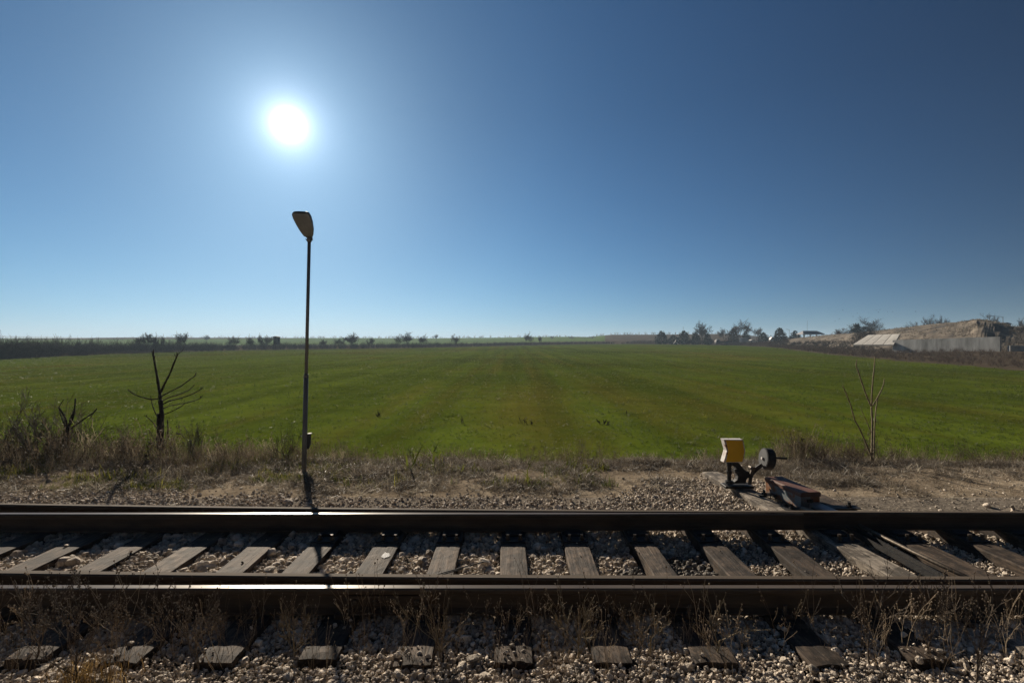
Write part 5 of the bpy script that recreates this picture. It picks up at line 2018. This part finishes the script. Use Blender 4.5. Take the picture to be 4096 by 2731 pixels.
def seedy_weed(seed, H, stems, levels, spread_, n_seeds, r0=.0045, seed_r=.0040):
    """branching dead weed whose upper twigs are crusted with small seed cases"""
    r_ = np.random.default_rng(seed)
    mb = MB()
    tips = []
    pts, d = poly_curve((0, 0, -.05), (.04, 0, 1), H * .45, 5, r_, .06)
    mb.tube(pts, np.linspace(r0 * 1.3, r0, 6), 6)
    for i in range(stems):
        q = pts[r_.integers(2, 6)]
        az = i * 2.4 + r_.uniform(-.5, .5)
        a = r_.uniform(.25, .95) * spread_
        dd = (math.sin(a) * math.cos(az), math.sin(a) * math.sin(az) * .7, math.cos(a))
        grow(mb, q, dd, H * r_.uniform(.35, .62), r0 * .6, levels, r_, 4, .55, .52, .10, .06, 4, .0014, tips, .3)
    V = mb.arrays()[0]
    up = V[V[:, 2] > H * .45]
    v, f = ICO0
    for _ in range(n_seeds):
        c = up[r_.integers(0, len(up))] + r_.normal(0, .006, 3)
        mb.add(v * seed_r * r_.uniform(.5, 1.25) * (1, 1, 1.3) + c, None, f)
    return mb


M['seed'] = noise_mat('dry_seed_cases', (.13, .10, .07), (.28, .22, .16), 40, .8, trans=.3)
G_W = 'branching dead weeds before the front rail'
for k, (px, d, H, stems, lev, spr, ns, lab) in enumerate((
        (305, 2.80, .62, 9, 2, 1.0, 620, 'big branching dead weed crusted with seed cases at lower left'),
        (150, 3.02, .46, 6, 2, .9, 260, 'seedy dead weed left of the big branching one'),
        (790, 2.92, .50, 7, 2, .8, 300, 'tall seedy dead weed right of the big branching one'),
        (640, 3.10, .44, 5, 2, .7, 160, 'thin seedy weed between the two larger seedy weeds'),
        (1180, 3.05, .34, 5, 2, 1.0, 20, 'fine forked dry weed in front of the bolted rail clip'),
        (1760, 3.05, .40, 7, 2, 1.1, 30, 'pale forked weed with curling branches, left of centre'),
        (2310, 3.02, .42, 8, 2, 1.0, 30, 'dense pale forked weed before the centre of the rail'),
        (2600, 3.06, .40, 6, 2, 1.1, 30, 'spreading pale forked weed right of centre'),
        (2860, 3.05, .36, 5, 2, 1.1, 15, 'low forked weed in front of the rail, before the switch stand'),
        (3480, 2.95, .52, 6, 2, .6, 120, 'tall leaning seedy weed at lower right'),
        (3900, 2.85, .58, 7, 2, .7, 160, 'tall thin branching weed at the lower right corner'),
        (3700, 3.05, .48, 6, 2, .7, 90, 'drooping seedy weed left of the corner one'))):
    x = (px - PX0) / F * d
    mb = seedy_weed(900 + k, H, stems, lev, spr, ns)
    m_ = M['bush'] if k in (0, 1, 2, 3) else (M['bark_tan'] if 4 <= k <= 8 else M['bush'])
    V, Q, T = mb.arrays()
    o = obj('dead_weed', (V, Q, T), [m_, M['seed']], loc=(x, d, float(bedz(np.array([x]), np.array([d]))[0])), mat_idx=[0] * len(Q) + [1] * len(T))
    tag(o, lab, 'weed', G_W)

amber = [tuft_template(970 + k, 26, 1.0, .010, .35) for k in range(3)]
M['amber'] = attr_ramp_mat('amber_dry_grass', [(0, (.12, .072, .025)), (.6, (.22, .14, .055)), (1, (.32, .22, .10))], .5)
X, Y = sow(16, -2.65, -2.25, 2.62, 2.92)
P = np.stack((X, Y, bedz(X, Y)), 1)
mesh, at_ = scatter(amber, rng.integers(0, 3, len(X)), P, rng.uniform(0, 6.28, len(X)), .17 * np.exp(.25 * rng.standard_normal(len(X))))
tag(obj('grass_tuft', mesh, M['amber'], attrs=at_), 'amber dry grass tuft at the foot of the big branching weed', 'grass')

# ------------------------------------------------------------------ thin winter haze
if True:
    hm_ = bpy.data.materials.new('thin_haze')
    hm_.use_nodes = True
    nt = hm_.node_tree
    nt.nodes.clear()
    pv = nt.nodes.new('ShaderNodeVolumePrincipled')
    pv.inputs['Color'].default_value = (.58, .78, 1.0, 1)
    pv.inputs['Density'].default_value = .00042
    pv.inputs['Anisotropy'].default_value = .2
    ou = nt.nodes.new('ShaderNodeOutputMaterial')
    nt.links.new(pv.outputs[0], ou.inputs['Volume'])
    hz_o = obj('haze', MB().box(-3800, 3800, -3800, 3800, -9.0, 46), hm_)
    tag(hz_o, 'thin bluish winter haze over the whole field', 'haze', None, 'stuff')
    hm_.cycles.homogeneous_volume = True
